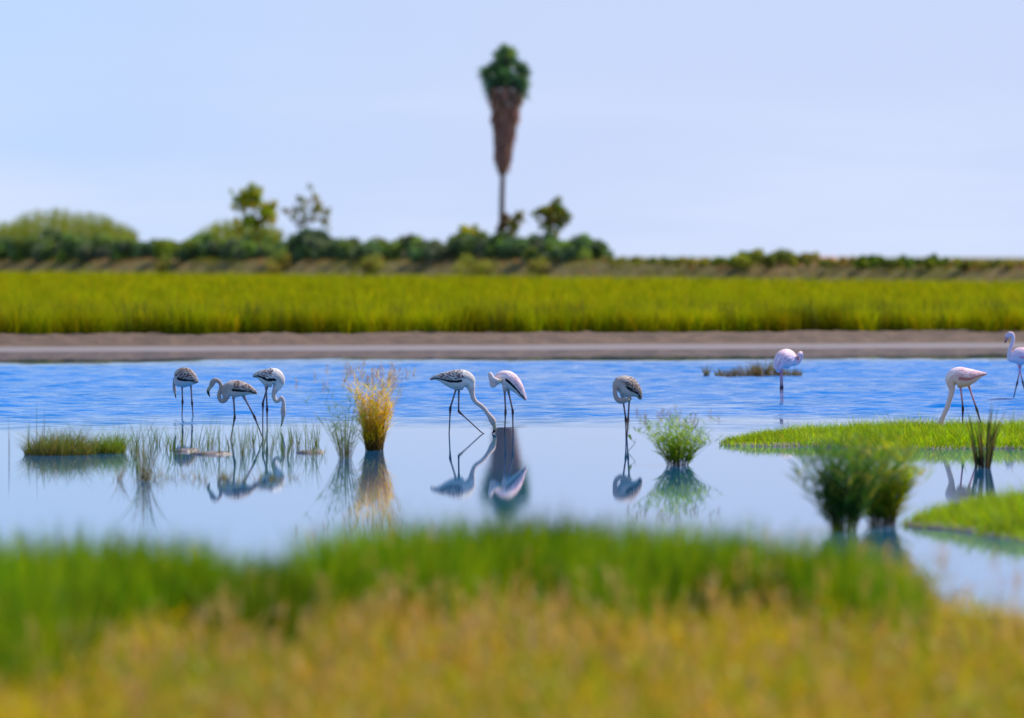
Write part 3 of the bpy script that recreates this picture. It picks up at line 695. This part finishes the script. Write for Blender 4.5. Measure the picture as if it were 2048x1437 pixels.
def foreground():
    n = 60000; px = rng.uniform(-650, 2400, n)
    T = np.interp(px, TPX, TPY) + rng.normal(0, 6, n) + 12 * fbm(px * .02, px * 0, 71, 5, 1.0); Lm = np.interp(px, LPX, LPY) + 55 * fbm(px * .009, px * 0, 72, 4, 1.0)
    db = F * (CAMH - HG) / (T - HOR); dl = F * (CAMH - HD) / (Lm - HOR) - .8
    dl = np.minimum(dl, db - .3)
    d = dl + (db - dl) * rng.uniform(0, 1, n) ** .8; x = xat(px, d)
    ok = (px < 1880) & (rng.uniform(0, 1, n) < np.clip((1880 - px) / 330, 0, 1)); x, d, px = x[ok], d[ok], px[ok]; n = len(x)
    var = fbm(x * 1.2, d * .8, 41, 4, 1.6) + .6 * fbm(x, d, 43, 3, 7)
    H = HG * rng.uniform(.72, 1.32, n) * (1 + .16 * fbm(x, d, 42, 4, 3.5))
    c = pick(n, [(.075, .19, .003, 5), (.13, .25, .003, 4), (.22, .28, .004, 3), (.035, .115, .006, 2)], .2) * np.clip(1 + .45 * var, .4, 1.7)[:, None]
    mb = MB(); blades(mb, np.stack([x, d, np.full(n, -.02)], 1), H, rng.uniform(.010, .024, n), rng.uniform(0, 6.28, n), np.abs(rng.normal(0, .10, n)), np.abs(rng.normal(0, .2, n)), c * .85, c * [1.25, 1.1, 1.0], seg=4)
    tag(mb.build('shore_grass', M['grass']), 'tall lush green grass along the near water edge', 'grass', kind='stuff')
    # dry meadow in front
    n = 70000; py = rng.uniform(0, 1, n) ** .8; px = rng.uniform(-650, 2700, n)
    T = np.interp(px, LPX, LPY) + 55 * fbm(px * .009, px * 0, 72, 4, 1.0); T = np.where(px > 1760, np.interp(px, TPX, TPY) - 22, T)
    dm = F * (CAMH - HD) / (T - HOR) + rng.normal(0, 1.6, n) * (px < 1740); d = 22.5 + (dm - 22.5) * rng.uniform(0, 1, n) ** .75; x = xat(px, d)
    v1 = fbm(x, d * .8, 51, 4, 1.8) + .5 * fbm(x, d, 55, 3, 7); v2 = fbm(x, d * .8, 52, 4, 2.6) + .5 * fbm(x, d, 56, 3, 8); cl = fbm(x, d, 57, 4, 5.5)
    straw = pick(n, [(.40, .25, .035, 4), (.31, .185, .02, 3), (.44, .29, .11, 3), (.19, .12, .01, 2)])
    yel = pick(n, [(.43, .34, .004, 3), (.31, .31, .003, 3), (.50, .31, .006, 1)]); gr = pick(n, [(.11, .19, .004, 3), (.18, .23, .004, 2)])
    c = np.where((v1 > .05)[:, None], yel, straw); c = np.where((v2 > .12)[:, None], gr, c)
    right = np.clip((px - 700) / 900, 0, 1) * .30
    c = np.where((rng.uniform(0, 1, n) < .20 + right)[:, None], yel, c) * np.clip(1 + .75 * cl, .35, 1.75)[:, None]  # short grass darkened, tall brightened: shaded gaps painted into the colour
    c = np.clip(c, .003, .85)
    H = HD * rng.uniform(.5, 1.12, n) * np.clip(.86 + .5 * cl, .3, 1.15)
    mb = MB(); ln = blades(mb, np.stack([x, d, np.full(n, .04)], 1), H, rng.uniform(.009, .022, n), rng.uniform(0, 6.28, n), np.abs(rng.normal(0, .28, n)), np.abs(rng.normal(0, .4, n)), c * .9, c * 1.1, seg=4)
    k = 3400; ids = rng.permutation(n)[:k]
    panicle(mb, ln[ids, -1] + [0, 0, .03], [(.48, .30, .15, 4), (.42, .27, .10, 3), (.60, .45, .30, 1), (.44, .26, .18, 2)], size=.13, n=9, w=.011)
    # broad-leaved herbs among the grass
    k = 900; ids = rng.permutation(n)[:k]; P = np.stack([x[ids], d[ids], np.full(k, .05)], 1)
    cc = pick(k, [(.44, .35, .004, 2), (.20, .27, .004, 3), (.46, .27, .008, 1)])
    l3 = blades(mb, P, HD * rng.uniform(.6, 1.0, k), np.full(k, .008), rng.uniform(0, 6.28, k), np.abs(rng.normal(0, .2, k)), np.abs(rng.normal(0, .2, k)), cc, cc, seg=4)
    leaves_on(mb, l3, 9, .11, .034, [(.46, .36, .004, 2), (.20, .27, .004, 4), (.50, .29, .008, 1)], .3, .9, .5)
    tag(mb.build('dry_meadow', M['dry']), 'dry straw and yellow meadow grass with seed heads filling the foreground', 'grass', kind='stuff')
    # a few taller straw stalks that reach over the water
    mb = MB()
    for (px, py, k, hh) in ((672, 1090, 10, .8), (812, 1085, 12, .78), (1700, 1110, 18, .74), (1800, 1118, 14, .74), (1960, 1180, 10, .6), (700, 1170, 22, .7), (1440, 1150, 14, .7), (1000, 1170, 18, .7), (300, 1230, 16, .7), (860, 1160, 14, .7), (1200, 1190, 16, .7), (1600, 1140, 16, .7), (520, 1200, 16, .7)):
        d0 = F * (CAMH - hh * .9) / (py - HOR); x0 = xat(px, d0)
        P = np.stack([x0 + rng.normal(0, .45, k), d0 + rng.normal(0, .6, k), np.full(k, .02)], 1); c = pick(k, [(.48, .32, .06, 2), (.55, .38, .12, 1), (.48, .38, .02, 1)])
        l2 = blades(mb, P, hh * rng.uniform(.5, 1.05, k), np.full(k, .006), rng.uniform(0, 6.28, k), np.abs(rng.normal(0, .12, k)), np.abs(rng.normal(0, .2, k)), c, c, seg=4)
        panicle(mb, l2[:, -1], [(.56, .36, .14, 3), (.60, .42, .22, 1)], size=.14, n=12, w=.009)
    tag(mb.build('straw_stalks', M['dry']), 'taller straw stalks with pinkish seed heads rising over the near shore', 'stalks', kind='stuff')
foreground()

# ------------------------------------------------------------------ flamingos
def catmull(P, step):
    P = np.asarray(P, float); Q = np.vstack([2 * P[0] - P[1], P, 2 * P[-1] - P[-2]]); out = []; par = []
    for i in range(1, len(Q) - 2):
        p0, p1, p2, p3 = Q[i - 1], Q[i], Q[i + 1], Q[i + 2]
        m = max(2, int(np.linalg.norm((p2 - p1)[:3]) / step))
        for t in np.arange(m) / m:
            # cardinal spline, tension a little tighter than Catmull-Rom
            a = .5 * ((2 * p1) + (p2 - p0) * t + (2 * p0 - 5 * p1 + 4 * p2 - p3) * t * t + (3 * p1 - p0 - 3 * p2 + p3) * t ** 3)
            out.append(a); par.append(i - 1 + t)
    out.append(Q[-2]); par.append(len(P) - 1.0)
    return np.array(out), np.array(par)

PAL = {
 'juv':   dict(body=(.48, .375, .345), belly=(.60, .49, .46), neck=(.40, .30, .28), head=(.40, .31, .29), bill=(.40, .36, .27), tip=(.012, .012, .015), legU=(.20, .14, .17), legL=(.14, .10, .115), joint=(.035, .03, .04),
               f_edge=(.66, .56, .53), f_mid=(.10, .062, .05), dark=(.018, .015, .016), tail=(.34, .22, .16)),
 'sub':   dict(body=(.84, .73, .71), belly=(.68, .57, .54), neck=(.60, .47, .44), head=(.54, .43, .40), bill=(.42, .37, .26), tip=(.012, .012, .015), legU=(.19, .14, .17), legL=(.14, .105, .12), joint=(.04, .035, .045),  # belly darker than body: shaded underside put into the plumage colour
               f_edge=(.86, .81, .82), f_mid=(.13, .09, .09), dark=(.015, .013, .015), tail=(.40, .26, .2)),
 'rose':  dict(body=(.84, .68, .70), belly=(.72, .60, .59), neck=(.72, .57, .57), head=(.68, .56, .56), bill=(.45, .42, .25), tip=(.012, .012, .015), legU=(.20, .13, .16), legL=(.09, .07, .085), joint=(.05, .04, .05),
               f_edge=(.88, .76, .79), f_mid=(.74, .42, .48), dark=(.012, .011, .013), tail=(.55, .38, .36)),
 'pink':  dict(body=(.84, .60, .65), belly=(.78, .58, .61), neck=(.76, .55, .59), head=(.74, .52, .57), bill=(.62, .24, .20), tip=(.012, .010, .012), legU=(.62, .26, .34), legL=(.06, .035, .05), joint=(.04, .025, .035),
               f_edge=(.90, .74, .78), f_mid=(.82, .44, .52), dark=(.60, .22, .28), tail=(.74, .48, .52)),
}
def flamingo(label, base, reg, spine, marks, legs, pal, facing, yaw=0.0, wfac=.8, feathers=True, legmix=0.0, edge=True, group=None, bare=(.0,)):
    """spine: (X, Y, radius[, toward camera in m]) traced in a zoomed crop reg = (x0, y0, zoom); marks = indices of neck start, head start, bill start, tip start"""
    p = PAL[pal]; d = dist(base); s = F / d; x0, y0, zm = reg
    ax = x0 + spine[3][0] / zm; org = np.array([xat(ax, d), d, 0.0])
    e = np.array([math.cos(R(yaw)), math.sin(R(yaw)), 0]); lat = np.array([-e[1], e[0], 0])
    def W(X, Y, tc=0.0):
        u = (x0 + X / zm - ax) / s / e[0]; z = (base - (y0 + Y / zm)) / s
        return e * u - lat * tc + np.array([0, 0, z])
    ctrl = np.array([np.append(W(q[0], q[1], q[3] if len(q) > 3 else 0), q[2] / zm / s) for q in spine])
    pts, par = catmull(ctrl, .012); rad = np.clip(pts[:, 3], .004, None); pts = pts[:, :3]; n = len(pts)
    T = np.gradient(pts, axis=0); T /= np.linalg.norm(T, axis=1)[:, None] + 1e-9
    B = lat - T * (T @ lat)[:, None]; B /= np.linalg.norm(B, axis=1)[:, None] + 1e-9
    NN = facing * np.cross(T, B)
    iN, iH, iB, iT = marks
    wf = np.interp(par, [0, iN - 1, iN + .5, iB, iT + 1], [wfac, wfac, 1.0, .8, .7])
    def colour(q, th):
        c = np.array(p['body'])
        if q < iN:
            k = np.clip((abs(th) - 1.4) / .6, 0, 1); c = c * (1 - k) + np.array(p['belly']) * k
            k = np.clip(1 - q / 1.2, 0, 1); c = c * (1 - k) + np.array(p['tail']) * k
        k = np.clip((q - iN + .6) / .8, 0, 1); c = c * (1 - k) + np.array(p['neck']) * k
        k = np.clip((q - iH + .3) / .5, 0, 1); c = c * (1 - k) + np.array(p['head']) * k
        k = np.clip((q - iB + .15) / .3, 0, 1); c = c * (1 - k) + np.array(p['bill']) * k
        k = np.clip((q - iT + .1) / .2, 0, 1); c = c * (1 - k) + np.array(p['tip']) * k
        return c
    K = 22; mb = MB(); V = []; C = []
    for i in range(n):
        for j in range(K):
            th = -math.pi + 2 * math.pi * j / K
            V.append(pts[i] + rad[i] * (NN[i] * math.cos(th) + B[i] * wf[i] * math.sin(th))); C.append(colour(par[i], th))
    V += [pts[0], pts[-1]]; C += [colour(0, 0), colour(par[-1], 0)]
    Q = [(i * K + j, i * K + (j + 1) % K, (i + 1) * K + (j + 1) % K, (i + 1) * K + j) for i in range(n - 1) for j in range(K)]
    T3 = [(n * K, (j + 1) % K, j) for j in range(K)] + [(n * K + 1, (n - 1) * K + j, (n - 1) * K + (j + 1) % K) for j in range(K)]
    mb.add(V, C, Q, T3)
    # legs: hip, ankle joint, foot on the pond bed
    for lg in legs:
        hip, ank, foot, tc = lg[:4]
        h = W(*hip, tc); a = W(*ank, tc); f = W(*foot, tc); lifted = len(lg) > 4
        top = h + (h - a) / np.linalg.norm(h - a) * .09
        if not lifted and f[2] > -.10:
            dr = (f - a) / np.linalg.norm(f - a); f = f + dr * ((f[2] + .10) / max(.2, -dr[2]))
        ul = np.linalg.norm(h - a); ll = np.linalg.norm(f - a)
        P, Rr, Cc = [], [], []
        for t in np.linspace(0, 1, 14): P.append(top + (a - top) * t); Rr.append(np.interp(t, [0, .18, .35, .9, 1], [.036, .026, .0142, .013, .019])); Cc.append(np.array(p['belly']) * (1 - np.clip(t / .3, 0, 1)) + np.array(p['legU']) * np.clip(t / .3, 0, 1) if t < .3 else np.array(p['legU']) * (1 - max(0, (t - .6) / .4)) + np.array(p['joint']) * max(0, (t - .6) / .4))
        for t in np.linspace(.06, 1, 18): P.append(a + (f - a) * t); Rr.append(np.interp(t, [0, .06, .14, .3, 1], [.0225, .021, .0145, .0108, .010])); Cc.append(np.array(p['joint']) * max(0, 1 - t * 3) + (np.array(p['legL']) * (1 - legmix) + np.array(p['legU']) * legmix) * min(1, t * 3))
        tube(mb, P, Rr, np.array(Cc), 10)
        for q in (-.6, 0, .6):     # three toes
            fw = facing * e * math.cos(q) + lat * math.sin(q); drop = np.array([0, 0, -.004]) if not lifted else np.array([0, 0, -.5]) * .05
            tube(mb, [f, f + fw * .045 + drop, f + fw * .085 + drop * 2], [.009, .007, .004], np.array(p['legL']), 8)
    src = mb.build('flamingo_source', M['plumage'])
    # fuse body, neck and legs into one continuous skin
    md = src.modifiers.new('r', 'REMESH'); md.mode = 'VOXEL'; md.voxel_size = .0048
    sm = src.modifiers.new('s', 'SMOOTH'); sm.factor = .5; sm.iterations = 2
    dg = bpy.context.evaluated_depsgraph_get(); ev = src.evaluated_get(dg); me2 = ev.to_mesh()
    nv = len(me2.vertices); co = np.empty(nv * 3, np.float32); me2.vertices.foreach_get('co', co); co = co.reshape(-1, 3)
    quads, tris = [], []
    for f in me2.polygons: (quads if len(f.vertices) == 4 else tris).append(tuple(f.vertices))
    ev.to_mesh_clear()
    allv = np.concatenate(mb.V); allc = np.concatenate(mb.C); kd = KDTree(len(allv))
    for i, v in enumerate(allv): kd.insert(v, i)
    kd.balance()
    cc = np.array([allc[kd.find(c)[1]] for c in co])
    bpy.data.objects.remove(src, do_unlink=True)
    out = MB(); out.add(co, cc, quads, tris)
    # folded-wing feathers lying on the body surface
    body = np.where(par <= iN - .2)[0]; nb = body[-1]
    acc = np.concatenate([[0], np.cumsum(np.linalg.norm(np.diff(pts[:nb + 1], axis=0), axis=1))]); Ltot = acc[-1]
    from mathutils.bvhtree import BVHTree
    bv = BVHTree.FromPolygons([tuple(c) for c in co], quads + tris)
    b0 = pts[int(nb * .12)]; ax0 = pts[int(nb * .5)] - b0; ax0 /= np.linalg.norm(ax0)
    bend = [i for i in range(int(nb * .4), nb + 1) if T[i] @ ax0 < .5]
    amax = acc[bend[0]] / Ltot if bend else .9
    def surf(sl, th, off):
        q = surf0(sl, th, 0.0); i = int(np.clip(np.interp(np.clip(sl, 0, Ltot), acc, np.arange(nb + 1)), 0, nb)); c = pts[i]
        i2 = np.interp(np.clip(sl, 0, Ltot), acc, np.arange(nb + 1)); a2 = int(min(i2, nb - 1)); c = pts[a2] * (1 - (i2 - a2)) + pts[a2 + 1] * (i2 - a2)
        u = q - c; r = np.linalg.norm(u); u = u / (r + 1e-9)
        h = bv.ray_cast(Vector(c + u * (r * 1.4 + .04)), Vector(-u))
        if h[0] is None or not .55 * r < np.linalg.norm(np.array(h[0]) - c) < 1.12 * r + .015: return surf0(sl, th, off)
        return np.array(h[0]) + u * off
    def surf0(sl, th, off):
        i = np.interp(np.clip(sl, 0, Ltot), acc, np.arange(nb + 1)); a = int(min(i, nb - 1)); f = i - a
        g = lambda A: A[a] * (1 - f) + A[a + 1] * f
        return g(pts) + (g(rad) + off) * (g(NN) * math.cos(th)) + g(B) * (g(rad) * g(wf) + off) * math.sin(th)
    def feather(sl, th, Lf, wd, ce, cm, dth, off0, lift):
        rows = 6; V = []; C = []; r = max(.02, np.interp(sl, acc, rad[:nb + 1]))
        for i in range(rows):
            t = i / (rows - 1); w = wd * (.75 + .5 * t - 1.15 * max(0, t - .55) ** 1.4 * 2.0) if t < 1 else wd * .1
            for j, sd in enumerate((-1, -.42, .42, 1)):
                V.append(surf(sl - Lf * t, th + dth * t + sd * w / r / 2, off0 + lift * t + (.004 if abs(sd) < 1 else 0)))
                k = 1.0 if abs(sd) < 1 else 0.0
                C.append(np.array(ce) * (1 - k) + np.array(cm) * k if t < .88 else np.array(ce))
        Qf = [(i * 4 + j, i * 4 + j + 1, i * 4 + j + 5, i * 4 + j + 4) for i in range(rows - 1) for j in range(3)]
        out.add(V, np.clip(C, .005, .9), Qf)
    edge_th = lambda a: np.interp(a, [.0, .12, .3, .55, .8, .95], [1.15, 1.35, 1.62, 1.78, 1.55, 1.0])
    if feathers:
        for sd in (-1, 1):
            if edge:
                for k in range(26):
                    a = .10 + min(.62, amax - .16) * k / 25; th = sd * (edge_th(a) + random.uniform(-.10, .06)); dk = np.array(p['dark']) * random.uniform(.8, 1.5)
                    feather(a * Ltot, th, Ltot * random.uniform(.2, .28), .042, dk, dk, -sd * random.uniform(.0, .12), .002, .007)
            rows = np.linspace(.06, min(.9, amax + .04), 13)
            for a in rows:
                m = int(4 + 6 * min(1, np.interp(a * Ltot, acc, rad[:nb + 1]) / .08)); et = edge_th(a) - .16
                for k in range(m):
                    th = sd * (.04 + (et - .04) * (k + random.uniform(-.35, .35)) / m); fr = abs(th) / 1.7; aa = a + random.uniform(-.03, .03)
                    g = random.uniform(.8, 1.12); ce = np.array(p['f_edge']) * g; cm = np.array(p['f_mid']) * random.uniform(.7, 1.5)
                    if a > amax - .06 or random.random() < .12: cm = cm * .45 + ce * .55
                    if a < .25: ce = ce * .5 + np.array(p['tail']) * .5
                    feather(aa * Ltot, th, Ltot * random.uniform(.15, .24), .038 + .014 * random.random(), ce, cm, sd * random.uniform(-.02, .14), .003 + .004 * a, .009)
            for k in range(7):       # tail feathers
                th = sd * random.uniform(0, 2.2); feather(.10 * Ltot, th, .16 * Ltot, .03, np.array(p['tail']) * 1.3, np.array(p['tail']), 0, .002, .006)
    o = out.build('flamingo', M['plumage'], None, (0, 0, 0)); o.location = org
    tag(o, label, 'flamingo', group)
    # eyes
    ih = int(np.argmin(abs(par - (iH + iB) / 2 - .12)))
    for sd in (-1, 1):
        c = pts[ih] + B[ih] * sd * rad[ih] * wf[ih] * .93 + NN[ih] * rad[ih] * .25; em = MB(); V = []; Q = []
        for i in range(7):
            for j in range(10):
                a = math.pi * i / 6; q = 2 * math.pi * j / 10; V.append(c + .0068 * np.array([math.sin(a) * math.cos(q), math.sin(a) * math.sin(q), math.cos(a)]))
        Q = [(i * 10 + j, i * 10 + (j + 1) % 10, (i + 1) * 10 + (j + 1) % 10, (i + 1) * 10 + j) for i in range(6) for j in range(10)]
        em.add(V, (.01, .01, .01), Q); ey = em.build('eye', M['eye']); ey.parent = o
    return o
G = 'flamingos wading in the pond'
z1 = (320, 700, 6.827); z2 = (840, 710, 7.983); z3 = (1180, 720, 6.246); z4 = (1400, 660, 8.533); z5 = (1860, 640, 6.84)
flamingo('dark streaked flamingo seen from behind at far left, head hanging down at its left side', 834, z1,
  [(520, 445, 5), (480, 425, 48), (420, 398, 98), (350, 383, 128), (290, 392, 128), (245, 415, 92), (216, 400, 50), (198, 405, 30), (188, 440, 23), (184, 495, 23), (188, 540, 25), (195, 580, 21), (203, 620, 14), (208, 668, 5)],
  (6.4, 10, 11, 12), [((315, 505), (322, 700), (314, 915), .03), ((408, 500), (423, 720), (438, 915), -.03)], 'juv', -1, -38, .82, group=G)
flamingo('grey brown flamingo striding left with its neck bent in an S and head raised', 880, z1,
  [(1320, 602, 7), (1260, 572, 40), (1180, 548, 74), (1080, 538, 103), (1000, 545, 112), (940, 567, 100), (908, 605, 74), (900, 650, 46), (880, 690, 34), (845, 702, 30), (812, 670, 28), (805, 610, 27), (822, 550, 26), (832, 500, 26), (812, 445, 28), (770, 416, 31), (735, 424, 37), (712, 460, 39), (694, 497, 29), (672, 527, 25), (655, 560, 22), (662, 602, 16), (685, 648, 4)],
  (7.0, 15.5, 18, 20), [((1005, 655), (1022, 915), (963, 1245), .04), ((1150, 655), (1282, 905), (1415, 1240), -.03)], 'juv', -1, 0, .8, group=G, legmix=.4)
flamingo('whitish flamingo facing right, third from left, neck hanging with the bill in the water', 860, z1,
  [(1268, 368, 7), (1330, 352, 42), (1400, 362, 84), (1480, 385, 120), (1560, 392, 124), (1602, 430, 100), (1606, 485, 72), (1580, 535, 46), (1556, 590, 33), (1556, 650, 30), (1585, 702, 27), (1628, 688, 26), (1655, 655, 26), (1680, 690, 24), (1686, 760, 27), (1682, 825, 37), (1682, 880, 32), (1676, 935, 20), (1668, 985, 17), (1655, 1035, 9), (1640, 1055, 4)],
  (7.2, 13.6, 16.6, 18.6), [((1470, 490), (1403, 725), (1400, 1110), -.03), ((1448, 500), (1463, 800), (1463, 1110), .05)], 'sub', 1, 0, .82, group=G, legmix=.4)
flamingo('large white flamingo with dark wing stripes reaching its bent neck down to touch the water', 868, z2,
  [(165, 400, 7), (240, 373, 30), (330, 370, 64), (430, 388, 108), (540, 403, 146), (650, 408, 156), (735, 420, 140), (786, 455, 108), (812, 512, 70), (824, 580, 47), (838, 650, 39), (865, 720, 36), (912, 772, 35), (970, 812, 35), (1030, 870, 34), (1080, 938, 35), (1116, 985, 41), (1146, 1032, 52), (1166, 1075, 50), (1178, 1112, 36), (1190, 1150, 31), (1196, 1182, 29), (1182, 1222, 21), (1146, 1260, 5)],
  (8.4, 15.6, 18.7, 21.6), [((575, 548), (484, 845), (465, 1270), .04), ((620, 560), (616, 905), (975, 1235), -.03, 1)], 'sub', 1, 0, .8, group=G)
flamingo('pinkish white flamingo with a black wing edge twisting its head back to preen', 868, z2,
  [(1690, 725, 10), (1625, 640, 48), (1545, 525, 92), (1455, 435, 122), (1375, 392, 124), (1300, 378, 104), (1245, 400, 74), (1205, 450, 48), (1172, 492, 34, .03), (1142, 480, 30, .05), (1132, 420, 29, .05), (1120, 350, 29, .05), (1112, 302, 29, .09), (1132, 315, 30, .12), (1158, 370, 36, .14), (1205, 408, 44, .15), (1250, 418, 38, .15), (1282, 415, 26, .15), (1305, 408, 18, .14), (1325, 402, 6, .13)],
  (7.4, 14, 16.4, 17.6), [((1352, 590), (1366, 900), (1350, 1275), .03), ((1412, 590), (1480, 890), (1484, 1190), -.04)], 'rose', -1, 0, .8, group=G)
flamingo('dark streaked flamingo right of centre curling its head under its breast over crossed legs', 878, z3,
  [(632, 495, 10), (602, 435, 48), (556, 392, 88), (486, 352, 124), (415, 326, 118), (352, 322, 92), (322, 338, 58, .02), (306, 352, 34, .04), (297, 390, 28, .06), (297, 435, 29, .08), (312, 480, 32, .10), (345, 508, 36, .12), (390, 506, 36, .13), (428, 498, 29, .13), (452, 497, 24, .13), (474, 492, 16, .13), (490, 478, 6, .13)],
  (6.6, 11.2, 13.3, 15), [((420, 505), (454, 735), (458, 990), -.03), ((484, 505), (470, 740), (455, 990), .03)], 'juv', -1, 14, .84, group=G)
flamingo('plump pink flamingo asleep with its neck curled back beside the brown reed islet', 806, z4,
  [(1345, 728, 10), (1338, 645, 68), (1368, 575, 118), (1428, 520, 158), (1498, 500, 156), (1560, 512, 128), (1600, 545, 90), (1635, 565, 56), (1672, 548, 36, .03), (1692, 490, 30, .06), (1692, 435, 29, .08), (1662, 398, 30, .11), (1628, 408, 34, .13), (1608, 440, 34, .13), (1600, 480, 24, .13), (1598, 520, 12, .12)],
  (6.8, 12, 13.6, 14.6), [((1398, 670), (1396, 985), (1404, 1255), -.03), ((1378, 670), (1388, 970), (1394, 1255), .03)], 'pink', 1, 40, .85, group=G, legmix=.75, edge=False)
flamingo('pale pink flamingo behind the grassy islet lowering its long neck to the left', 874, z5,
  [(772, 745, 8), (700, 752, 34), (610, 772, 80), (510, 790, 118), (420, 795, 136), (345, 802, 124), (300, 835, 92), (292, 895, 58), (300, 950, 42), (287, 1030, 37), (265, 1110, 35), (236, 1200, 33), (200, 1280, 31), (170, 1350, 33), (150, 1410, 38), (145, 1470, 34), (152, 1530, 22), (168, 1585, 6)],
  (7.2, 12.6, 14.6, 15.8), [((415, 900), (450, 1205), (440, 1600), .03), ((535, 905), (640, 1215), (760, 1600), -.03)], 'pink', -1, 0, .8, group=G, legmix=.0, edge=True)
flamingo('pale pink flamingo cut by the right picture edge standing upright on crossed legs', 800, z5,
  [(1540, 520, 8), (1455, 500, 45), (1370, 495, 88), (1280, 500, 112), (1205, 508, 108), (1145, 520, 78), (1106, 532, 48), (1087, 500, 33), (1088, 440, 28), (1106, 380, 26), (1128, 310, 26), (1138, 250, 26), (1124, 203, 29), (1095, 191, 31), (1066, 215, 33), (1052, 244, 27), (1037, 275, 20), (1032, 322, 4)],
  (6.8, 12.4, 14.8, 16.3), [((1205, 600), (1268, 850), (1325, 1095), .03), ((1250, 600), (1198, 860), (1140, 1095), -.03)], 'pink', -1, 0, .8, group=G, legmix=.0, edge=True)

# ------------------------------------------------------------------ sky, sun, camera
EXPO = .4
SUN_EL, SUN_AZ = 48.0, 58.0         # azimuth clockwise from the view direction (+Y), the sun stands behind right
def world():
    w = bpy.data.worlds.new('World'); scene.world = w; w.use_nodes = True; nt = w.node_tree; nt.nodes.clear()
    out = N(nt, 'ShaderNodeOutputWorld'); bg = N(nt, 'ShaderNodeBackground'); bg.inputs['Strength'].default_value = .1
    sky = N(nt, 'ShaderNodeTexSky', sky_type='NISHITA'); sky.sun_disc = False; sky.sun_elevation = R(SUN_EL); sky.sun_rotation = R(SUN_AZ); sky.air_density = 1.0; sky.dust_density = .5; sky.ozone_density = 3
    tc = N(nt, 'ShaderNodeTexCoord').outputs['Generated']; sx = N(nt, 'ShaderNodeSeparateXYZ'); L(nt, tc, sx.inputs[0])
    rp = N(nt, 'ShaderNodeValToRGB'); L(nt, math_(nt, 'MULTIPLY', sx.outputs[2], 1.0), rp.inputs[0])
    el = rp.color_ramp.elements; X = 2 ** -EXPO
    stops = ((0, (.60, .71, 1.0)), (.008, (.63, .735, 1.01)), (.014, (.655, .765, 1.02)), (.026, (.57, .775, 1.05)), (.038, (.47, .755, 1.08)), (.046, (.42, .73, 1.08)), (.058, (.31, .63, 1.05)), (.09, (.17, .46, .95)), (.16, (.085, .32, .82)), (.32, (.07, .25, .66)), (1.0, (.06, .18, .48)))
    for pos, c in stops:
        q = el[0] if pos == 0 else el[1] if pos == 1 else el.new(pos)
        q.position = pos; q.color = (c[0] * X, c[1] * X, c[2] * X, 1)
    grad = mixc(nt, 1.0, rp.outputs[0], (10.0, 10.0, 10.0), 'MULTIPLY'); nt.nodes[-1].clamp_result = False
    # thin streaky veil of cloud, on the sky dome
    away = maprange(nt, sx.outputs[0], .03, -.12, 0, .42)      # deeper blue away from the sun
    grad = mixc(nt, away, grad, (4.0 * X, 6.9 * X, 10.6 * X))
    nz = noise(nt, mapping(nt, tc, (7, 7, 55), (2.3, 0, .4)), 1.0, 5, .55)
    veil = maprange(nt, nz.outputs[0], .38, .70, 0, .75)
    grad = mixc(nt, math_(nt, 'MULTIPLY', veil, maprange(nt, sx.outputs[2], .010, .038, 1, .08)), grad, (7.1 * X, 8.0 * X, 10.3 * X))
    base = mixc(nt, .04, grad, sky.outputs[0]); L(nt, base, bg.inputs['Color']); L(nt, bg.outputs[0], out.inputs[0])
world()
sl = bpy.data.lights.new('sun', 'SUN'); sl.energy = 5.0; sl.angle = R(.5); sl.color = (1.0, .93, .82)
so = bpy.data.objects.new('sun', sl); COL.objects.link(so)
dv = Vector((math.sin(R(SUN_AZ)) * math.cos(R(SUN_EL)), math.cos(R(SUN_AZ)) * math.cos(R(SUN_EL)), math.sin(R(SUN_EL))))
so.rotation_euler = dv.to_track_quat('Z', 'Y').to_euler(); so.location = dv * 50

cd = bpy.data.cameras.new('camera'); cam = bpy.data.objects.new('camera', cd); COL.objects.link(cam)
cd.sensor_fit = 'HORIZONTAL'; cd.sensor_width = 36; cd.lens = 200; cd.clip_start = .5; cd.clip_end = 20000
cam.location = (0, 0, CAMH); cam.rotation_euler = (math.pi / 2 - math.atan((1437 / 2 - HOR) / F), 0, 0)
cd.dof.use_dof = True; cd.dof.focus_distance = 89.0; cd.dof.aperture_fstop = .2 / .145
scene.camera = cam

scene.view_settings.view_transform = 'Standard'; scene.view_settings.look = 'None'; scene.view_settings.gamma = 1; scene.view_settings.exposure = EXPO
scene.render.engine = 'CYCLES'
cy = scene.cycles; cy.use_denoising = True; cy.max_bounces = 8; cy.transparent_max_bounces = 8; cy.diffuse_bounces = 3; cy.glossy_bounces = 3; cy.transmission_bounces = 4; cy.caustics_reflective = False; cy.caustics_refractive = False
